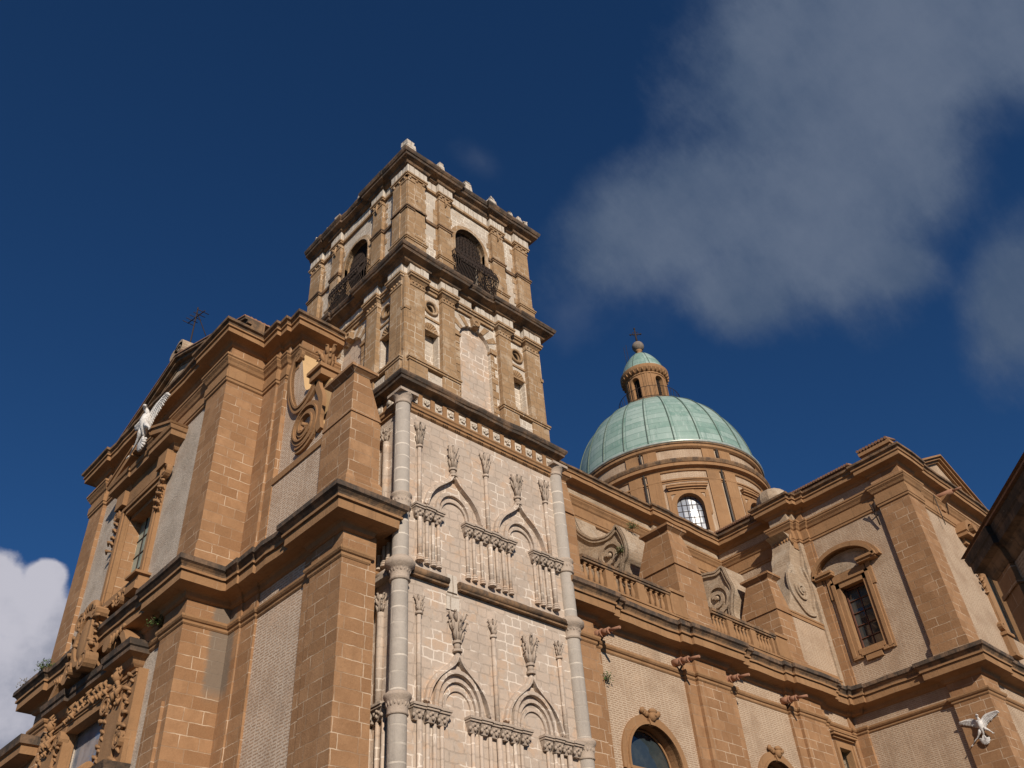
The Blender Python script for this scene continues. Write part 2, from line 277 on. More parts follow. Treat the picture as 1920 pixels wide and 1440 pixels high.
# ------------------------------------------------------------------ mesh helpers
class Fr:
    """local frame: u along the face, o outward, w up"""
    def __init__(s, kind, *a): s.k = kind; s.a = a
    def __call__(s, u, o, w):
        k, a = s.k, s.a
        if k == 'X': return Vector((u, o, w))
        if k == 'S': return Vector((u, a[0] - o, w))
        if k == 'W': return Vector((a[0] - o, u, w))
        if k == 'D': return Vector((a[0][0] + a[1][0]*u + a[2][0]*o, a[0][1] + a[1][1]*u + a[2][1]*o, w))
        if k == 'R':
            cx, cy, r, a0 = a; an = a0 + u / r
            return Vector((cx + (r + o)*math.cos(an), cy + (r + o)*math.sin(an), w))
WLD = Fr('X')
class MB:
    def __init__(s, fr=WLD): s.v = []; s.f = []; s.m = []; s.fr = fr; s.uv = {}; s.smooth = set()
    def p(s, u, o, w): s.v.append(s.fr(u, o, w)); return len(s.v) - 1
    def face(s, idx, m=0, uv=None, sm=False):
        s.f.append(tuple(idx)); s.m.append(m)
        if uv: s.uv[len(s.f) - 1] = uv
        if sm: s.smooth.add(len(s.f) - 1)
    def box(s, u0, u1, o0, o1, w0, w1, m=0, du=0, j=0.0):
        n = max(1, int(abs(u1-u0)/du)) if du else 1
        r = lambda: random.uniform(-j, j) if j else 0.0
        for k in range(n):
            a = u0 + (u1-u0)*k/n; b = u0 + (u1-u0)*(k+1)/n
            i = [s.p(x + r(), o + r(), w + r()) for w in (w0, w1) for x, o in ((a, o0), (b, o0), (b, o1), (a, o1))]
            s.face((i[0], i[3], i[2], i[1]), m); s.face(i[4:8], m)
            for q in range(4):
                if n > 1 and ((q == 1 and k < n-1) or (q == 3 and k > 0)): continue
                s.face((i[q], i[(q+1) % 4], i[4+(q+1) % 4], i[4+q]), m)
    def frustum(s, b, t, w0, w1, m=0):
        i = [s.p(x, o, w0) for x, o in ((b[0], b[2]), (b[1], b[2]), (b[1], b[3]), (b[0], b[3]))]
        i += [s.p(x, o, w1) for x, o in ((t[0], t[2]), (t[1], t[2]), (t[1], t[3]), (t[0], t[3]))]
        s.face((i[0], i[3], i[2], i[1]), m); s.face(i[4:8], m)
        for q in range(4): s.face((i[q], i[(q+1) % 4], i[4+(q+1) % 4], i[4+q]), m)
    def poly(s, pts, o0, o1, m=0, side=None):
        """polygon in (u, w) extruded from o0 to o1"""
        n = len(pts)
        a = [s.p(u, o0, w) for u, w in pts]; b = [s.p(u, o1, w) for u, w in pts]
        s.face(a[::-1], m); s.face(b, m)
        for q in range(n): s.face((a[q], a[(q+1) % n], b[(q+1) % n], b[q]), m if side is None else side)
    def strip(s, pts, wd, o0, o1, m=0):
        """band of width wd along an open curve in (u, w); wd may be negative to go to the other side"""
        n = len(pts); L = []
        for k in range(n):
            a = pts[max(0, k-1)]; b = pts[min(n-1, k+1)]
            dx, dy = b[0]-a[0], b[1]-a[1]; l = math.hypot(dx, dy) or 1
            L.append((pts[k][0] - dy/l*wd, pts[k][1] + dx/l*wd))
        r = [[s.p(P[k][0], o, P[k][1]) for k in range(n)] for P, o in ((pts, o0), (pts, o1), (L, o1), (L, o0))]
        for q in range(4):
            A, B = r[q], r[(q+1) % 4]
            for k in range(n-1): s.face((A[k], A[k+1], B[k+1], B[k]), m)
        for k in (0, n-1): s.face([r[q][k] for q in range(4)], m)
    def tube(s, pts, rad, n=6, m=0, cap=True, sm=True):
        """round bar along local points (u, o, w)"""
        P = [s.fr(*p) for p in pts]; N = len(P)
        rr = rad if isinstance(rad, (list, tuple)) else [rad]*N
        ring = []; up = None
        for k in range(N):
            t = (P[min(N-1, k+1)] - P[max(0, k-1)])
            if t.length < 1e-9: t = Vector((0, 0, 1))
            t.normalize()
            if up is None: up = t.orthogonal().normalized()
            up = (up - t*up.dot(t));
            if up.length < 1e-6: up = t.orthogonal()
            up.normalize(); sd = t.cross(up)
            L = []
            for q in range(n):
                a = 2*PI*q/n; s.v.append(P[k] + (up*math.cos(a) + sd*math.sin(a))*rr[k]); L.append(len(s.v)-1)
            ring.append(L)
        for k in range(N-1):
            for q in range(n): s.face((ring[k][q], ring[k][(q+1) % n], ring[k+1][(q+1) % n], ring[k+1][q]), m, sm=sm)
        if cap: s.face(ring[0][::-1], m); s.face(ring[-1], m)
    def lathe(s, u, o, prof, n=24, m=0, a0=0.0, a1=2*PI, sm=True, flat=1.0, mats=None):
        """profile [(r, w)] turned about the vertical through (u, o)"""
        full = abs(a1 - a0 - 2*PI) < 1e-6; c = n if full else n+1; R_ = []
        for r, w in prof:
            R_.append([s.p(u + r*math.cos(a0+(a1-a0)*k/n), o + flat*r*math.sin(a0+(a1-a0)*k/n), w) for k in range(c)])
        rm = max(p[0] for p in prof); L = [0.0]
        for k in range(1, len(prof)): L.append(L[-1] + math.hypot(prof[k][0]-prof[k-1][0], prof[k][1]-prof[k-1][1]))
        for k in range(len(prof)-1):
            for q in range(n):
                q2 = (q+1) % c
                ua, ub = rm*(a0+(a1-a0)*q/n), rm*(a0+(a1-a0)*(q+1)/n)
                s.face((R_[k][q], R_[k][q2], R_[k+1][q2], R_[k+1][q]), mats[k] if mats else m, uv=[(ua, L[k]+prof[0][1]), (ub, L[k]+prof[0][1]), (ub, L[k+1]+prof[0][1]), (ua, L[k+1]+prof[0][1])], sm=sm)
        if full:
            if prof[0][0] > 1e-4: s.face(R_[0][::-1], m)
            if prof[-1][0] > 1e-4: s.face(R_[-1], m)
    def ball(s, u, o, w, ru, ro=None, rw=None, n=8, m=0):
        ro = ro or ru; rw = rw or ru; k = max(4, n//2+1); R_ = []
        for i in range(k+1):
            t = -PI/2 + PI*i/k
            R_.append([s.p(u + ru*math.cos(t)*math.cos(2*PI*q/n), o + ro*math.cos(t)*math.sin(2*PI*q/n), w + rw*math.sin(t)) for q in range(n)])
        for i in range(k):
            for q in range(n): s.face((R_[i][q], R_[i][(q+1) % n], R_[i+1][(q+1) % n], R_[i+1][q]), m, sm=True)
    def sweep(s, path, prof, mats=None, m=0, closed=False, back=0.12, jit=0.0, seg=0.8):
        """moulding: profile [(out, z)] carried along a plan polyline, outward on its right-hand side, mitred at corners"""
        pr = list(prof); nb = len(pr)
        if jit:   # worn edges: cut the runs short and let every cut wander a little
            np_ = []; corner = set()
            for k in range(len(path)-1):
                a, e = Vector(path[k]), Vector(path[k+1]); n = max(1, int((e-a).length/seg)); corner.add(len(np_))
                for q in range(n): np_.append(tuple(a + (e-a)*q/n))
            np_.append(tuple(path[-1])); path = np_
        if not closed or True: pr = pr + [(-back, prof[-1][1] - 0.003), (-back, prof[0][1] + 0.003)]
        n = len(path); R_ = []
        for k in range(n):
            p = Vector(path[k])
            def nrm(a, b):
                d = (Vector(b) - Vector(a)).normalized(); return Vector((d.y, -d.x))
            if closed or 0 < k < n-1:
                n0 = nrm(path[(k-1) % n], path[k]); n1 = nrm(path[k], path[(k+1) % n])
                mt = (n0 + n1); mt = mt / max(0.2, mt.dot(n0)) if mt.length > 1e-6 else n0
            elif k == 0: mt = nrm(path[0], path[1])
            else: mt = nrm(path[-2], path[-1])
            L = []
            jz = random.uniform(-jit, jit)*0.6; js = 1 + random.uniform(-jit, jit)*1.2
            for o, z in pr:
                if jit and o > 0.03: o = o*js + random.uniform(-jit, jit)*0.3; z = z + jz + random.uniform(-jit, jit)*0.25
                q = p + mt*o; s.v.append(Vector((q.x, q.y, z))); L.append(len(s.v)-1)
            R_.append(L)
        K = len(pr)
        for k in range(n if closed else n-1):
            A, B = R_[k], R_[(k+1) % n]
            for q in range(K):
                mm = (mats[q] if mats and q < len(mats) else m) if q < nb-1 else m
                s.face((A[q], B[q], B[(q+1) % K], A[(q+1) % K]), mm)
        if not closed: s.face(R_[0], m); s.face(R_[-1][::-1], m)
LOC = {}
def build(name, mb, mats, parent=None, recalc=True, loc=None):
    me = bpy.data.meshes.new(name)
    if not isinstance(mats, (list, tuple)): mats = [mats]
    off = LOC[parent.name] if parent else Vector(loc or (0, 0, 0))
    me.from_pydata([tuple(v - off) for v in mb.v], [], mb.f)
    for mm in mats: me.materials.append(mm)
    me.polygons.foreach_set('material_index', mb.m)
    uvl = me.uv_layers.new(name='UVMap')
    for pi, p in enumerate(me.polygons):
        if pi in mb.smooth: p.use_smooth = True
        cu = mb.uv.get(pi)
        nx, ny, nz = p.normal
        for c, li in enumerate(p.loop_indices):
            if cu: uvl.data[li].uv = cu[c]; continue
            co = mb.v[me.loops[li].vertex_index]
            if abs(nz) > 0.8: uvl.data[li].uv = (co.x, co.y)
            else:
                l = math.hypot(nx, ny) or 1
                uvl.data[li].uv = ((-ny*co.x + nx*co.y)/l, co.z)
    if recalc:
        bm = bmesh.new(); bm.from_mesh(me); bmesh.ops.recalc_face_normals(bm, faces=bm.faces); bm.to_mesh(me); bm.free()
    me.update()
    o = bpy.data.objects.new(name, me); COL.objects.link(o)
    if parent: o.parent = parent
    else: o.location = off
    LOC[o.name] = off
    return o
def thing(name, label, cat, loc, group=None):
    o = bpy.data.objects.new(name, None); COL.objects.link(o); o.location = loc
    o.empty_display_size = 0.5
    LOC[o.name] = Vector(loc); tag(o, label, cat, group)
    return o
def tag(o, label, cat, group=None):
    o['label'] = label; o['category'] = cat
    if group: o['group'] = group
def curve(pts, n=6):
    """Catmull-Rom through points of any dimension"""
    P = [Vector(p) for p in pts]; out = []
    for i in range(len(P)-1):
        a = P[max(0, i-1)]; b = P[i]; c = P[i+1]; d = P[min(len(P)-1, i+2)]
        for k in range(n):
            t = k/n
            out.append(tuple(0.5*((2*b) + (c-a)*t + (2*a-5*b+4*c-d)*t*t + (3*b-a-3*c+d)*t**3)))
    out.append(tuple(P[-1])); return out
def arc(cu, cw, ru, rw, a0, a1, n=14):
    return [(cu + ru*math.cos(a0+(a1-a0)*k/n), cw + rw*math.sin(a0+(a1-a0)*k/n)) for k in range(n+1)]
def spiral(cu, cw, r0, r1, a0, turns, n=40):
    return [(cu + (r0+(r1-r0)*k/n)*math.cos(a0+turns*2*PI*k/n), cw + (r0+(r1-r0)*k/n)*math.sin(a0+turns*2*PI*k/n)) for k in range(n+1)]
def wall_hole(mb, u0, u1, w0, w1, hu0, hu1, hw0, spring, rise, o0, o1, m=0, n=12):
    """wall panel with a window hole: rectangular (rise 0) or arched; four butting pieces"""
    mb.box(u0, hu0, o0, o1, w0, w1, m); mb.box(hu1, u1, o0, o1, w0, w1, m)
    if hw0 > w0: mb.box(hu0, hu1, o0, o1, w0, hw0, m)
    if rise <= 0: mb.box(hu0, hu1, o0, o1, spring, w1, m)
    else:
        c = (hu0+hu1)/2; h = (hu1-hu0)/2
        mb.poly([(hu0, w1)] + arc(c, spring, h, rise, PI, 0, n) + [(hu1, w1)], o0, o1, m)
def leafy(mb, u, o, w0, w1, r, m=0, rnd=None):
    """clump of carved leaves: a flaring core with curling leaf lobes"""
    H = w1-w0
    mb.lathe(u, o, [(r*0.35, w0), (r*0.62, w0+H*0.25), (r*0.8, w0+H*0.6), (r*0.85, w0+H*0.85), (r*0.3, w1)], 9, m, flat=0.7)
    for ring, (hh, rr, n) in enumerate(((0.05, 0.9, 5), (0.32, 1.05, 6), (0.58, 1.2, 6))):
        for k in range(n):
            a = 2*PI*(k + 0.5*(ring % 2))/n + random.uniform(-.25, .25); g = random.uniform(0.85, 1.2)
            if math.sin(a) < -0.55: continue
            x, y = math.cos(a), max(-0.2, math.sin(a))*0.7
            q0 = (u+r*0.5*x, o+r*0.5*y, w0+H*hh); q1 = (u+r*0.85*rr*x*g, o+r*0.85*rr*y*g, w0+H*(hh+0.22)); q2 = (u+r*1.02*rr*x*g, o+r*1.05*rr*y*g, w0+H*(hh+0.36)); q3 = (u+r*1.3*rr*x*g, o+r*1.3*rr*y*g, w0+H*(hh+0.30))
            mb.tube([q0, q1, q2, q3], [r*0.16, r*0.25, r*0.2, r*0.06], 5)

def foliage(mb, path, size, o0=0.15, m=0, dense=1.0):
    """carved acanthus: curling tapered leaves set alternately along a path of (u, w)"""
    P = [Vector((a, c)) for a, c in path]
    for k in range(len(P)-1):
        d = (P[k+1]-P[k]); l = d.length; d = d/(l or 1); nrm = Vector((-d.y, d.x)); n = max(1, int(dense*l/(size*0.55)))
        for q in range(n):
            c = P[k] + d*l*(q+random.uniform(0.2, 0.8))/n; sg = 1 if (q+k) % 2 else -1; s_ = size*random.uniform(0.7, 1.25)
            a = c - nrm*sg*0.15*s_; b = c + nrm*sg*0.5*s_ + d*0.25*s_; e = c + nrm*sg*0.85*s_ - d*0.15*s_*random.uniform(-1, 2)
            mb.tube([(a.x, o0, a.y), (b.x, o0+0.45*s_, b.y), (e.x, o0+0.25*s_, e.y)], [0.10*s_, 0.24*s_, 0.09*s_], 6)
            if random.random() < 0.5: mb.ball(c.x, o0+0.2*s_, c.y, 0.22*s_, 0.25*s_, 0.2*s_, 6)

# ------------------------------------------------------------------ ground
g = MB()
N = 16
gi = [[g.p(-1500 + 3000*i/N, -1500 + 3000*j/N, 0) for j in range(N+1)] for i in range(N+1)]
for i in range(N):
    for j in range(N): g.face((gi[i][j], gi[i+1][j], gi[i+1][j+1], gi[i][j+1]))
o = build('ground', g, M['paving'], recalc=False); o['kind'] = 'structure'; o['label'] = 'stone paved church square'

# ================================================================== BELL TOWER
TW, TD = 9.42, 10.0
tower = thing('bell_tower', 'tall square bell tower with gothic blind arches below and iron railed belfry openings', 'bell tower', (TW/2, TD/2, 0))
FS, FW = Fr('S', 0.0), Fr('W', 0.0)
T = lambda name, mb, m: build(name, mb, m, tower)

# --- lower stage
b = MB(); b.box(0.04, TW-0.04, 0.04, TD, 0, 27.3)
T('wall', b, M['pink'])
COLM = [(0.335, 0), (0.335, 12.95)]
for cx in (0.0, TW):
    b = MB(); b.lathe(cx, 0, [(0.34, 0), (0.34, 12.9), (0.33, 18.2), (0.325, 26.55)], 22)
    col = T('corner_column', b, M['grey'])
    for zs in ([(0.36, 12.75), (0.40, 12.80), (0.37, 12.86), (0.38, 13.05), (0.44, 13.30), (0.50, 13.38), (0.50, 13.48), (0.42, 13.55), (0.3, 13.56)],
               [(0.34, 17.85), (0.42, 17.90), (0.36, 17.98), (0.38, 18.2), (0.46, 18.38), (0.58, 18.46), (0.60, 18.62), (0.52, 18.74), (0.40, 18.86), (0.3, 18.9)],
               [(0.34, 21.05), (0.42, 21.10), (0.37, 21.16), (0.40, 21.3), (0.40, 21.45), (0.38, 21.58), (0.45, 21.66), (0.43, 21.74), (0.3, 21.8)]):
        r = MB(); r.lathe(cx, 0, zs, 22)
        zc = zs[3][1] + 0.08
        for k in range(18):
            a = 2*PI*k/18; r.ball(cx + 0.385*math.cos(a), 0.385*math.sin(a), zc + 0.03*(k % 2), 0.05, 0.05, 0.10, 5)
        build('carved_ring', r, M['carve'], col)
    r = MB(); r.lathe(cx, 0, [(0.33, 26.4), (0.39, 26.45), (0.36, 26.5), (0.36, 26.62), (0.46, 26.82), (0.5, 26.86)], 22)
    s_ = 0.5; r.box(cx-s_, cx+s_, -s_, s_, 26.86, 27.0)
    build('capital', r, M['carve'], col)

def shaft_group(fr, us, w0, wc, par, cap=(0, 1), main=None):
    """clustered shafts under one broken capital band; each shaft is a part"""
    for u in us:
        s = MB(fr); rr = 0.105 if main and abs(u-main) < 0.01 else 0.075
        o_ = 0.09 if main and abs(u-main) < 0.01 else 0.03
        s.tube([(u, o_, w0+0.1), (u, o_, wc)], rr, 9)
        for k in range(3): s.tube([(u, o_, w0 + 0.10*k), (u, o_, w0 + 0.10*k + 0.07)], rr*(1.75 - 0.22*k), 9, sm=False)
        T('colonnette', s, M['pink'])
    c = MB(fr); u0, u1 = cap; n = max(2, int((u1-u0)/0.46)); st = (u1-u0)/n
    for k in range(n):
        a, b_ = u0 + st*k + 0.02, u0 + st*(k+1) - 0.02; e = 0.05*(k % 2)
        c.frustum((a+0.1, b_-0.1, -0.1, 0.10+e), (a, b_, -0.1, 0.24+e), wc-0.02, wc+0.36)
        c.box(a-0.02, b_+0.02, -0.1, 0.29+e, wc+0.36, wc+0.44); c.box(a-0.05, b_+0.05, -0.1, 0.34+e, wc+0.44, wc+0.53)
        for q in range(4):
            c.ball(a + (b_-a)*(q+0.5)/4, 0.17+e, wc + 0.12 + 0.11*(q % 2), 0.075, 0.07, 0.08, 5)
        c.ball((a+b_)/2, 0.22+e, wc+0.27, 0.07, 0.07, 0.06, 5)
    T('capital_band', c, M['carve'])

def tier(z0, caps, rings, ogee, fin, colcap, groups):
    for (cap, us, main) in groups:
        shaft_group(FS, us, z0, caps, tower, cap, main)
        if main:   # tall colonnette over the band with its own leaf capital
            s = MB(FS); s.tube([(main, 0.04, caps+0.5), (main, 0.04, colcap[0])], 0.095, 9); s.tube([(main, 0.04, colcap[0]-0.08), (main, 0.04, colcap[0]+0.02)], 0.15, 9)
            cc = T('tall_colonnette', s, M['pink'])
            l = MB(FS); leafy(l, main, 0.06, colcap[0], colcap[1], colcap[2]); build('leaf_capital', l, M['carve'], cc)
    for c in (2.74, 6.62):
        og = curve([(c-1.45, ogee[0]), (c-1.28, ogee[0]+0.55), (c-0.95, ogee[0]+1.02), (c-0.5, ogee[0]+1.40), (c-0.18, ogee[0]+1.68), (c, ogee[0]+2.0)], 5)
        og2 = [(2*c-u, w) for u, w in og[::-1]][1:]
        s = MB(FS); s.strip(og + og2, 0.17, -0.05, 0.13); s.strip([(u, w-0.02) for u, w in (og + og2)], 0.07, -0.05, 0.20)
        a = T('ogee_arch', s, M['pink'])
        for (hw, top, wd, out) in rings:
            r = MB(FS); cv = [(c-hw, ogee[0]-0.2), (c-hw, ogee[0])] + arc(c, ogee[0], hw, top-ogee[0], PI, 0, 16) + [(c+hw, ogee[0]-0.2)]
            r.strip(cv, -wd, -0.03, out); build('arch_moulding', r, M['pink'], a)
        l = MB(FS)
        l.tube([(c, 0.05, ogee[0]+1.8), (c, 0.06, fin[0])], [0.10, 0.07], 8)
        l.tube([(c, 0.06, fin[0]-0.02), (c, 0.06, fin[0]+0.08)], 0.2, 10, sm=False); l.tube([(c, 0.06, fin[0]+0.08), (c, 0.06, fin[1])], 0.13, 10); l.tube([(c, 0.06, fin[1]-0.06), (c, 0.06, fin[1]+0.04)], 0.19, 10, sm=False)
        leafy(l, c, 0.08, fin[1], fin[2], fin[3]); build('leaf_finial', l, M['carve'], a)
tier(19.02, 21.0, [(0.98, 22.86, 0.16, 0.10), (0.76, 22.48, 0.10, 0.05)], (21.75, 0), (23.72, 24.1, 25.35, 0.25), (24.6, 25.8, 0.22),
     [((0.55, 2.05), (0.9, 1.3, 1.62, 1.9), 0.9), ((3.2, 6.1), (3.45, 3.82, 4.25, 4.71, 5.12, 5.5, 5.85), 4.71), ((7.15, 9.0), (7.4, 7.75, 8.12, 8.5), 8.5)])
tier(6.0, 12.78, [(1.18, 14.98, 0.15, 0.14), (0.96, 14.66, 0.13, 0.09), (0.74, 14.32, 0.12, 0.04)], (13.5, 0), (15.72, 16.1, 17.35, 0.31), (16.85, 17.55, 0.17),
     [((0.5, 2.2), (0.9, 1.3, 1.62, 1.95), 0.9), ((3.1, 6.2), (3.4, 3.8, 4.25, 4.66, 5.12, 5.5, 5.85), 4.66), ((6.9, 9.02), (7.25, 7.65, 8.02, 8.4), 8.4)])
# west side shows one bay edge
for (za, zb, zc) in ((20.0, 25.0, 25.65), (13.3, 17.0, 17.75)):
    s = MB(FW); s.tube([(1.08, 0.06, za), (1.08, 0.06, zb)], 0.14, 9); cc = T('tall_colonnette', s, M['pink'])
    l = MB(FW); leafy(l, 1.08, 0.1, zb, zc, 0.24); build('leaf_capital', l, M['carve'], cc)
shaft_group(FW, (0.75, 1.05, 1.4), 18.95, 20.4, tower, (0.55, 1.6)); shaft_group(FW, (0.75, 1.12, 1.62), 6.0, 12.9, tower, (0.6, 1.85))
# string course with its broken gap
for (u0, u1) in ((0.42, 2.30), (2.86, 9.0)):
    s = MB(FS); s.tube([(u0, 0.12, 18.52), (u1, 0.12, 18.52)], 0.16, 8); s.box(u0, u1, -0.05, 0.17, 18.30, 18.40); T('string_course', s, M['trim_dark'])
s = MB(FW); s.tube([(0.42, 0.1, 18.55), (1.62, 0.1, 18.55)], 0.15, 8); s.box(0.45, 1.6, -0.05, 0.3, 18.25, 18.42); T('string_course', s, M['carve'])
s = MB(FS); s.box(2.35, 2.84, -0.05, 0.03, 18.15, 18.95, j=0.02); s.box(2.28, 2.92, -0.05, 0.02, 17.42, 18.1, j=0.02); T('repair_block', s, M['whiteblock'])

def ring_path(i): return [(i, TD-i), (i, i), (TW-i, i), (TW-i, TD-i)]
# --- carved frieze and first cornice
b = MB(); b.sweep(ring_path(0.04), [(0.02, 26.30), (0.10, 26.36), (0.10, 26.46), (0.17, 26.50), (0.17, 26.62), (0.22, 26.68), (0.22, 26.76), (0.04, 26.80)]); T('architrave', b, M['trim'])
b = MB(); b.sweep(ring_path(0.04), [(0.05, 26.78), (0.05, 27.42)]); fz = T('frieze', b, M['trim'])
for k in range(13):
    u = 0.55 + 0.71*k
    if u > 9.3: break
    if 0.3 < u < 9.2:
        r = MB(FS); r.box(u-0.21, u+0.21, 0.0, 0.075, 26.86, 27.36, j=0.01)
        rad = 0.13
        for q in range(5):
            a = 2*PI*q/5 + k; r.ball(u + 0.10*math.cos(a), 0.12, 27.11 + 0.10*math.sin(a), 0.075, 0.06, 0.075, 5)
        r.ball(u, 0.15, 27.11, 0.05, 0.05, 0.05, 5); build('rosette', r, M['white'], fz)
        r = MB(FS); r.box(u+0.24, u+0.46, 0.0, 0.11, 26.82, 27.40); build('triglyph', r, M['trim'], fz)
        r = MB(FS)
        for q in range(3): r.box(u+0.20+0.11*q, u+0.26+0.11*q, 0.16, 0.185, 26.40, 26.45)
        build('slot_shade', r, M['void'], fz)  # raised black bars, the shade of the slots put into their colour
for u in (0.9, 1.7):
    r = MB(FW); r.box(u-0.21, u+0.21, 0, 0.075, 26.86, 27.36); r.ball(u, 0.1, 27.11, 0.14, 0.07, 0.14, 6); build('rosette', r, M['white'], fz)
b = MB(); b.sweep(ring_path(0.04), [(0.05, 27.38), (0.14, 27.42), (0.18, 27.52), (0.30, 27.56), (0.48, 27.60), (0.50, 27.72), (0.56, 27.76), (0.62, 27.88), (0.62, 27.98), (0.1, 28.10)], mats=[0, 0, 0, 0, 1, 0, 1, 1, 1], jit=0.04); T('cornice', b, [M['trim_dark'], M['crust']])

# --- middle stage
IN2 = 0.26
b = MB(); b.box(0.8, TW-0.8, 0.8, TD-0.8, 27.9, 36.3); T('wall', b, M['white'])
b = MB(); b.box(TW-0.8, TW-IN2, 0.9, TD-IN2, 28, 36.3); b.box(IN2, TW-0.8, TD-0.8, TD-IN2, 28, 36.3); T('wall', b, M['white'])
def round_panel(mb, u0, u1, w0, w1, c, cw, r, o0, o1, m=0):
    mb.poly([(u0, w0), (c, w0)] + arc(c, cw, r, r, -PI/2, -1.5*PI, 12) + [(c, w1), (u0, w1)], o0, o1, m)
    mb.poly([(u1, w0), (u1, w1), (c, w1)] + arc(c, cw, r, r, PI/2, -PI/2, 12) + [(c, w0)], o0, o1, m)
def ring(mb, c, cw, r, rad, o, n=20, m=0):
    mb.tube([(c + r*math.cos(2*PI*k/n), o, cw + r*math.sin(2*PI*k/n)) for k in range(n+1)], rad, 6, m, cap=False)
def mid_face(fr, pil, L):
    for k, (u0, u1) in enumerate(pil):
        p = MB(fr); p.box(u0, u1, -0.35, 0.0, 29.45, 34.35); p.box(u0-0.05, u1+0.05, -0.3, 0.06, 29.45, 29.75, j=0.004)
        T('pilaster', p, M['ashlar_fine'])
        c = MB(fr)
        c.box(u0-0.03, u1+0.03, -0.3, 0.04, 34.3, 34.42); c.box(u0, u1, -0.3, 0.02, 34.42, 34.66)
        for q in range(4):
            uu = u0 + (u1-u0)*(q+0.5)/4; c.ball(uu, 0.04, 34.54, 0.07, 0.06, 0.08, 5)
        c.frustum((u0-0.02, u1+0.02, -0.3, 0.04), (u0-0.12, u1+0.12, -0.3, 0.16), 34.66, 34.80); c.box(u0-0.16, u1+0.16, -0.3, 0.2, 34.80, 34.93); c.box(u0-0.2, u1+0.2, -0.3, 0.25, 34.93, 35.06)
        T('capital', c, M['ashlar_fine'])
        w = MB(fr)
        a = u0-0.15
        while a < u1+0.1:
            d = random.uniform(0.32, 0.48); w.box(a, min(a+d, u1+0.15)-0.015, -0.3, 0.14+random.uniform(-0.02, 0.02), 35.08, 35.68+random.uniform(-0.02, 0.02), j=0.012); a += d
        T('entablature_block', w, M['whiteblock'])
    for (n0, n1, c) in ((pil[0][1], pil[1][0], (pil[0][1]+pil[1][0])/2), (pil[2][1], pil[3][0], (pil[2][1]+pil[3][0])/2)):
        h = 0.47
        p = MB(fr); wall_hole(p, n0, n1, 29.2, 32.92, c-h, c+h, 29.75, 32.15, 0.52, -0.7, -IN2)
        round_panel(p, n0, n1, 32.92, 34.6, c, 33.68, 0.34, -0.7, -IN2); wl = T('wall', p, M['white'])
        nb = MB(fr)
        nb.box(c-h, c+h, -0.76, -0.68, 29.7, 32.7)
        ni = T('niche', nb, M['white'])
        sh = MB(fr)
        for q in range(9):
            a = PI*(q+0.5)/9; e = (c + h*1.02*math.cos(a), -IN2-0.02, 32.15 + 0.54*math.sin(a)); s_ = (c + 0.08*math.cos(a), -0.62, 32.12)
            md = ((e[0]+s_[0])/2, -0.50, (e[2]+s_[2])/2 + 0.06)
            sh.tube([s_, md, e], [0.03, 0.075, 0.095], 6)
        sh.poly(arc(c, 32.15, h, 0.52, 0, PI, 12), -0.7, -0.66)
        build('scallop_shell', sh, M['ashlar_fine'], ni)
        st = MB(fr); st.box(n0-0.02, n1+0.02, -0.3, -0.2, 32.86, 32.99); st.box(c-h-0.06, c+h+0.06, -0.5, -0.22, 32.06, 32.16); build('moulding', st, M['ashlar_fine'], ni)
        oc = MB(fr); ring(oc, c, 33.68, 0.40, 0.09, -0.22); ring(oc, c, 33.68, 0.28, 0.06, -0.34)
        ob = T('oculus', oc, M['ashlar_fine'])
        v = MB(fr); v.poly(arc(c, 33.68, 0.36, 0.36, 0, 2*PI, 16)[:-1], -0.74, -0.62); build('hollow_shade', v, M['void'], ob)  # black disc paints the shade at the bottom of the recess
        pd = MB(fr); pd.box(n0-0.1, n1+0.1, -0.3, 0.02, 28.0, 29.12); T('wall', pd, M['white'])
    # corner and outer fillers
    for (u0, u1) in ((0.03, pil[0][0]+0.01), (pil[3][1]-0.01, L-0.05)):
        if u1-u0 > 0.05:
            p = MB(fr); p.box(u0, u1, -0.4, -0.07, 28.05, 34.9); p.box(u0-0.02, u1+0.02, -0.4, 0.0, 32.55, 32.75); T('corner_strip', p, M['ashlar_fine'])
    # middle bay with walled-up arch
    c = (pil[1][1]+pil[2][0])/2; m0, m1 = pil[1][1], pil[2][0]
    p = MB(fr); wall_hole(p, m0, m1, 28.0, 34.9, c-1.05, c+1.05, 28.25, 32.95, 1.08, -0.7, -IN2); T('wall', p, M['white'])
    p = MB(fr); p.box(c-1.05, c+1.05, -0.7, -0.46, 28.25, 34.03); bw = T('walled_up_arch', p, M['pink'])
    p = MB(fr)
    for k in range(13):
        a0 = PI*k/13 + 0.012; a1 = PI*(k+1)/13 - 0.012
        if k % 2 == 1: continue
        r1 = 1.72 + (0.18 if k in (4, 6, 8) else 0) ; r0 = 1.07
        pts = [(c+r0*math.cos(a0), 32.95+r0*math.sin(a0)), (c+r1*math.cos(a0), 32.95+min(1.5, r1*math.sin(a0))), (c+r1*math.cos(a1), 32.95+min(1.5, r1*math.sin(a1))), (c+r0*math.cos(a1), 32.95+r0*math.sin(a1))]
        p.poly(pts, -0.4, -IN2+0.035)
    build('voussoir', p, M['ashlar_fine'], bw)
    for s_ in (-1, 1):
        p = MB(fr)
        for k in range(9):
            z = 28.5 + 0.48*k; d = 0.42 if k % 2 else 0.24
            a, e = sorted((c + s_*1.06, c + s_*(1.06+d))); p.box(a, e, -0.4, -IN2+0.03, z, z+0.44, j=0.006)
        a, e = sorted((c + s_*1.0, c + s_*1.45)); p.box(a, e, -0.4, -IN2+0.10, 32.82, 32.96)
        build('quoin', p, M['ashlar_fine'], bw)
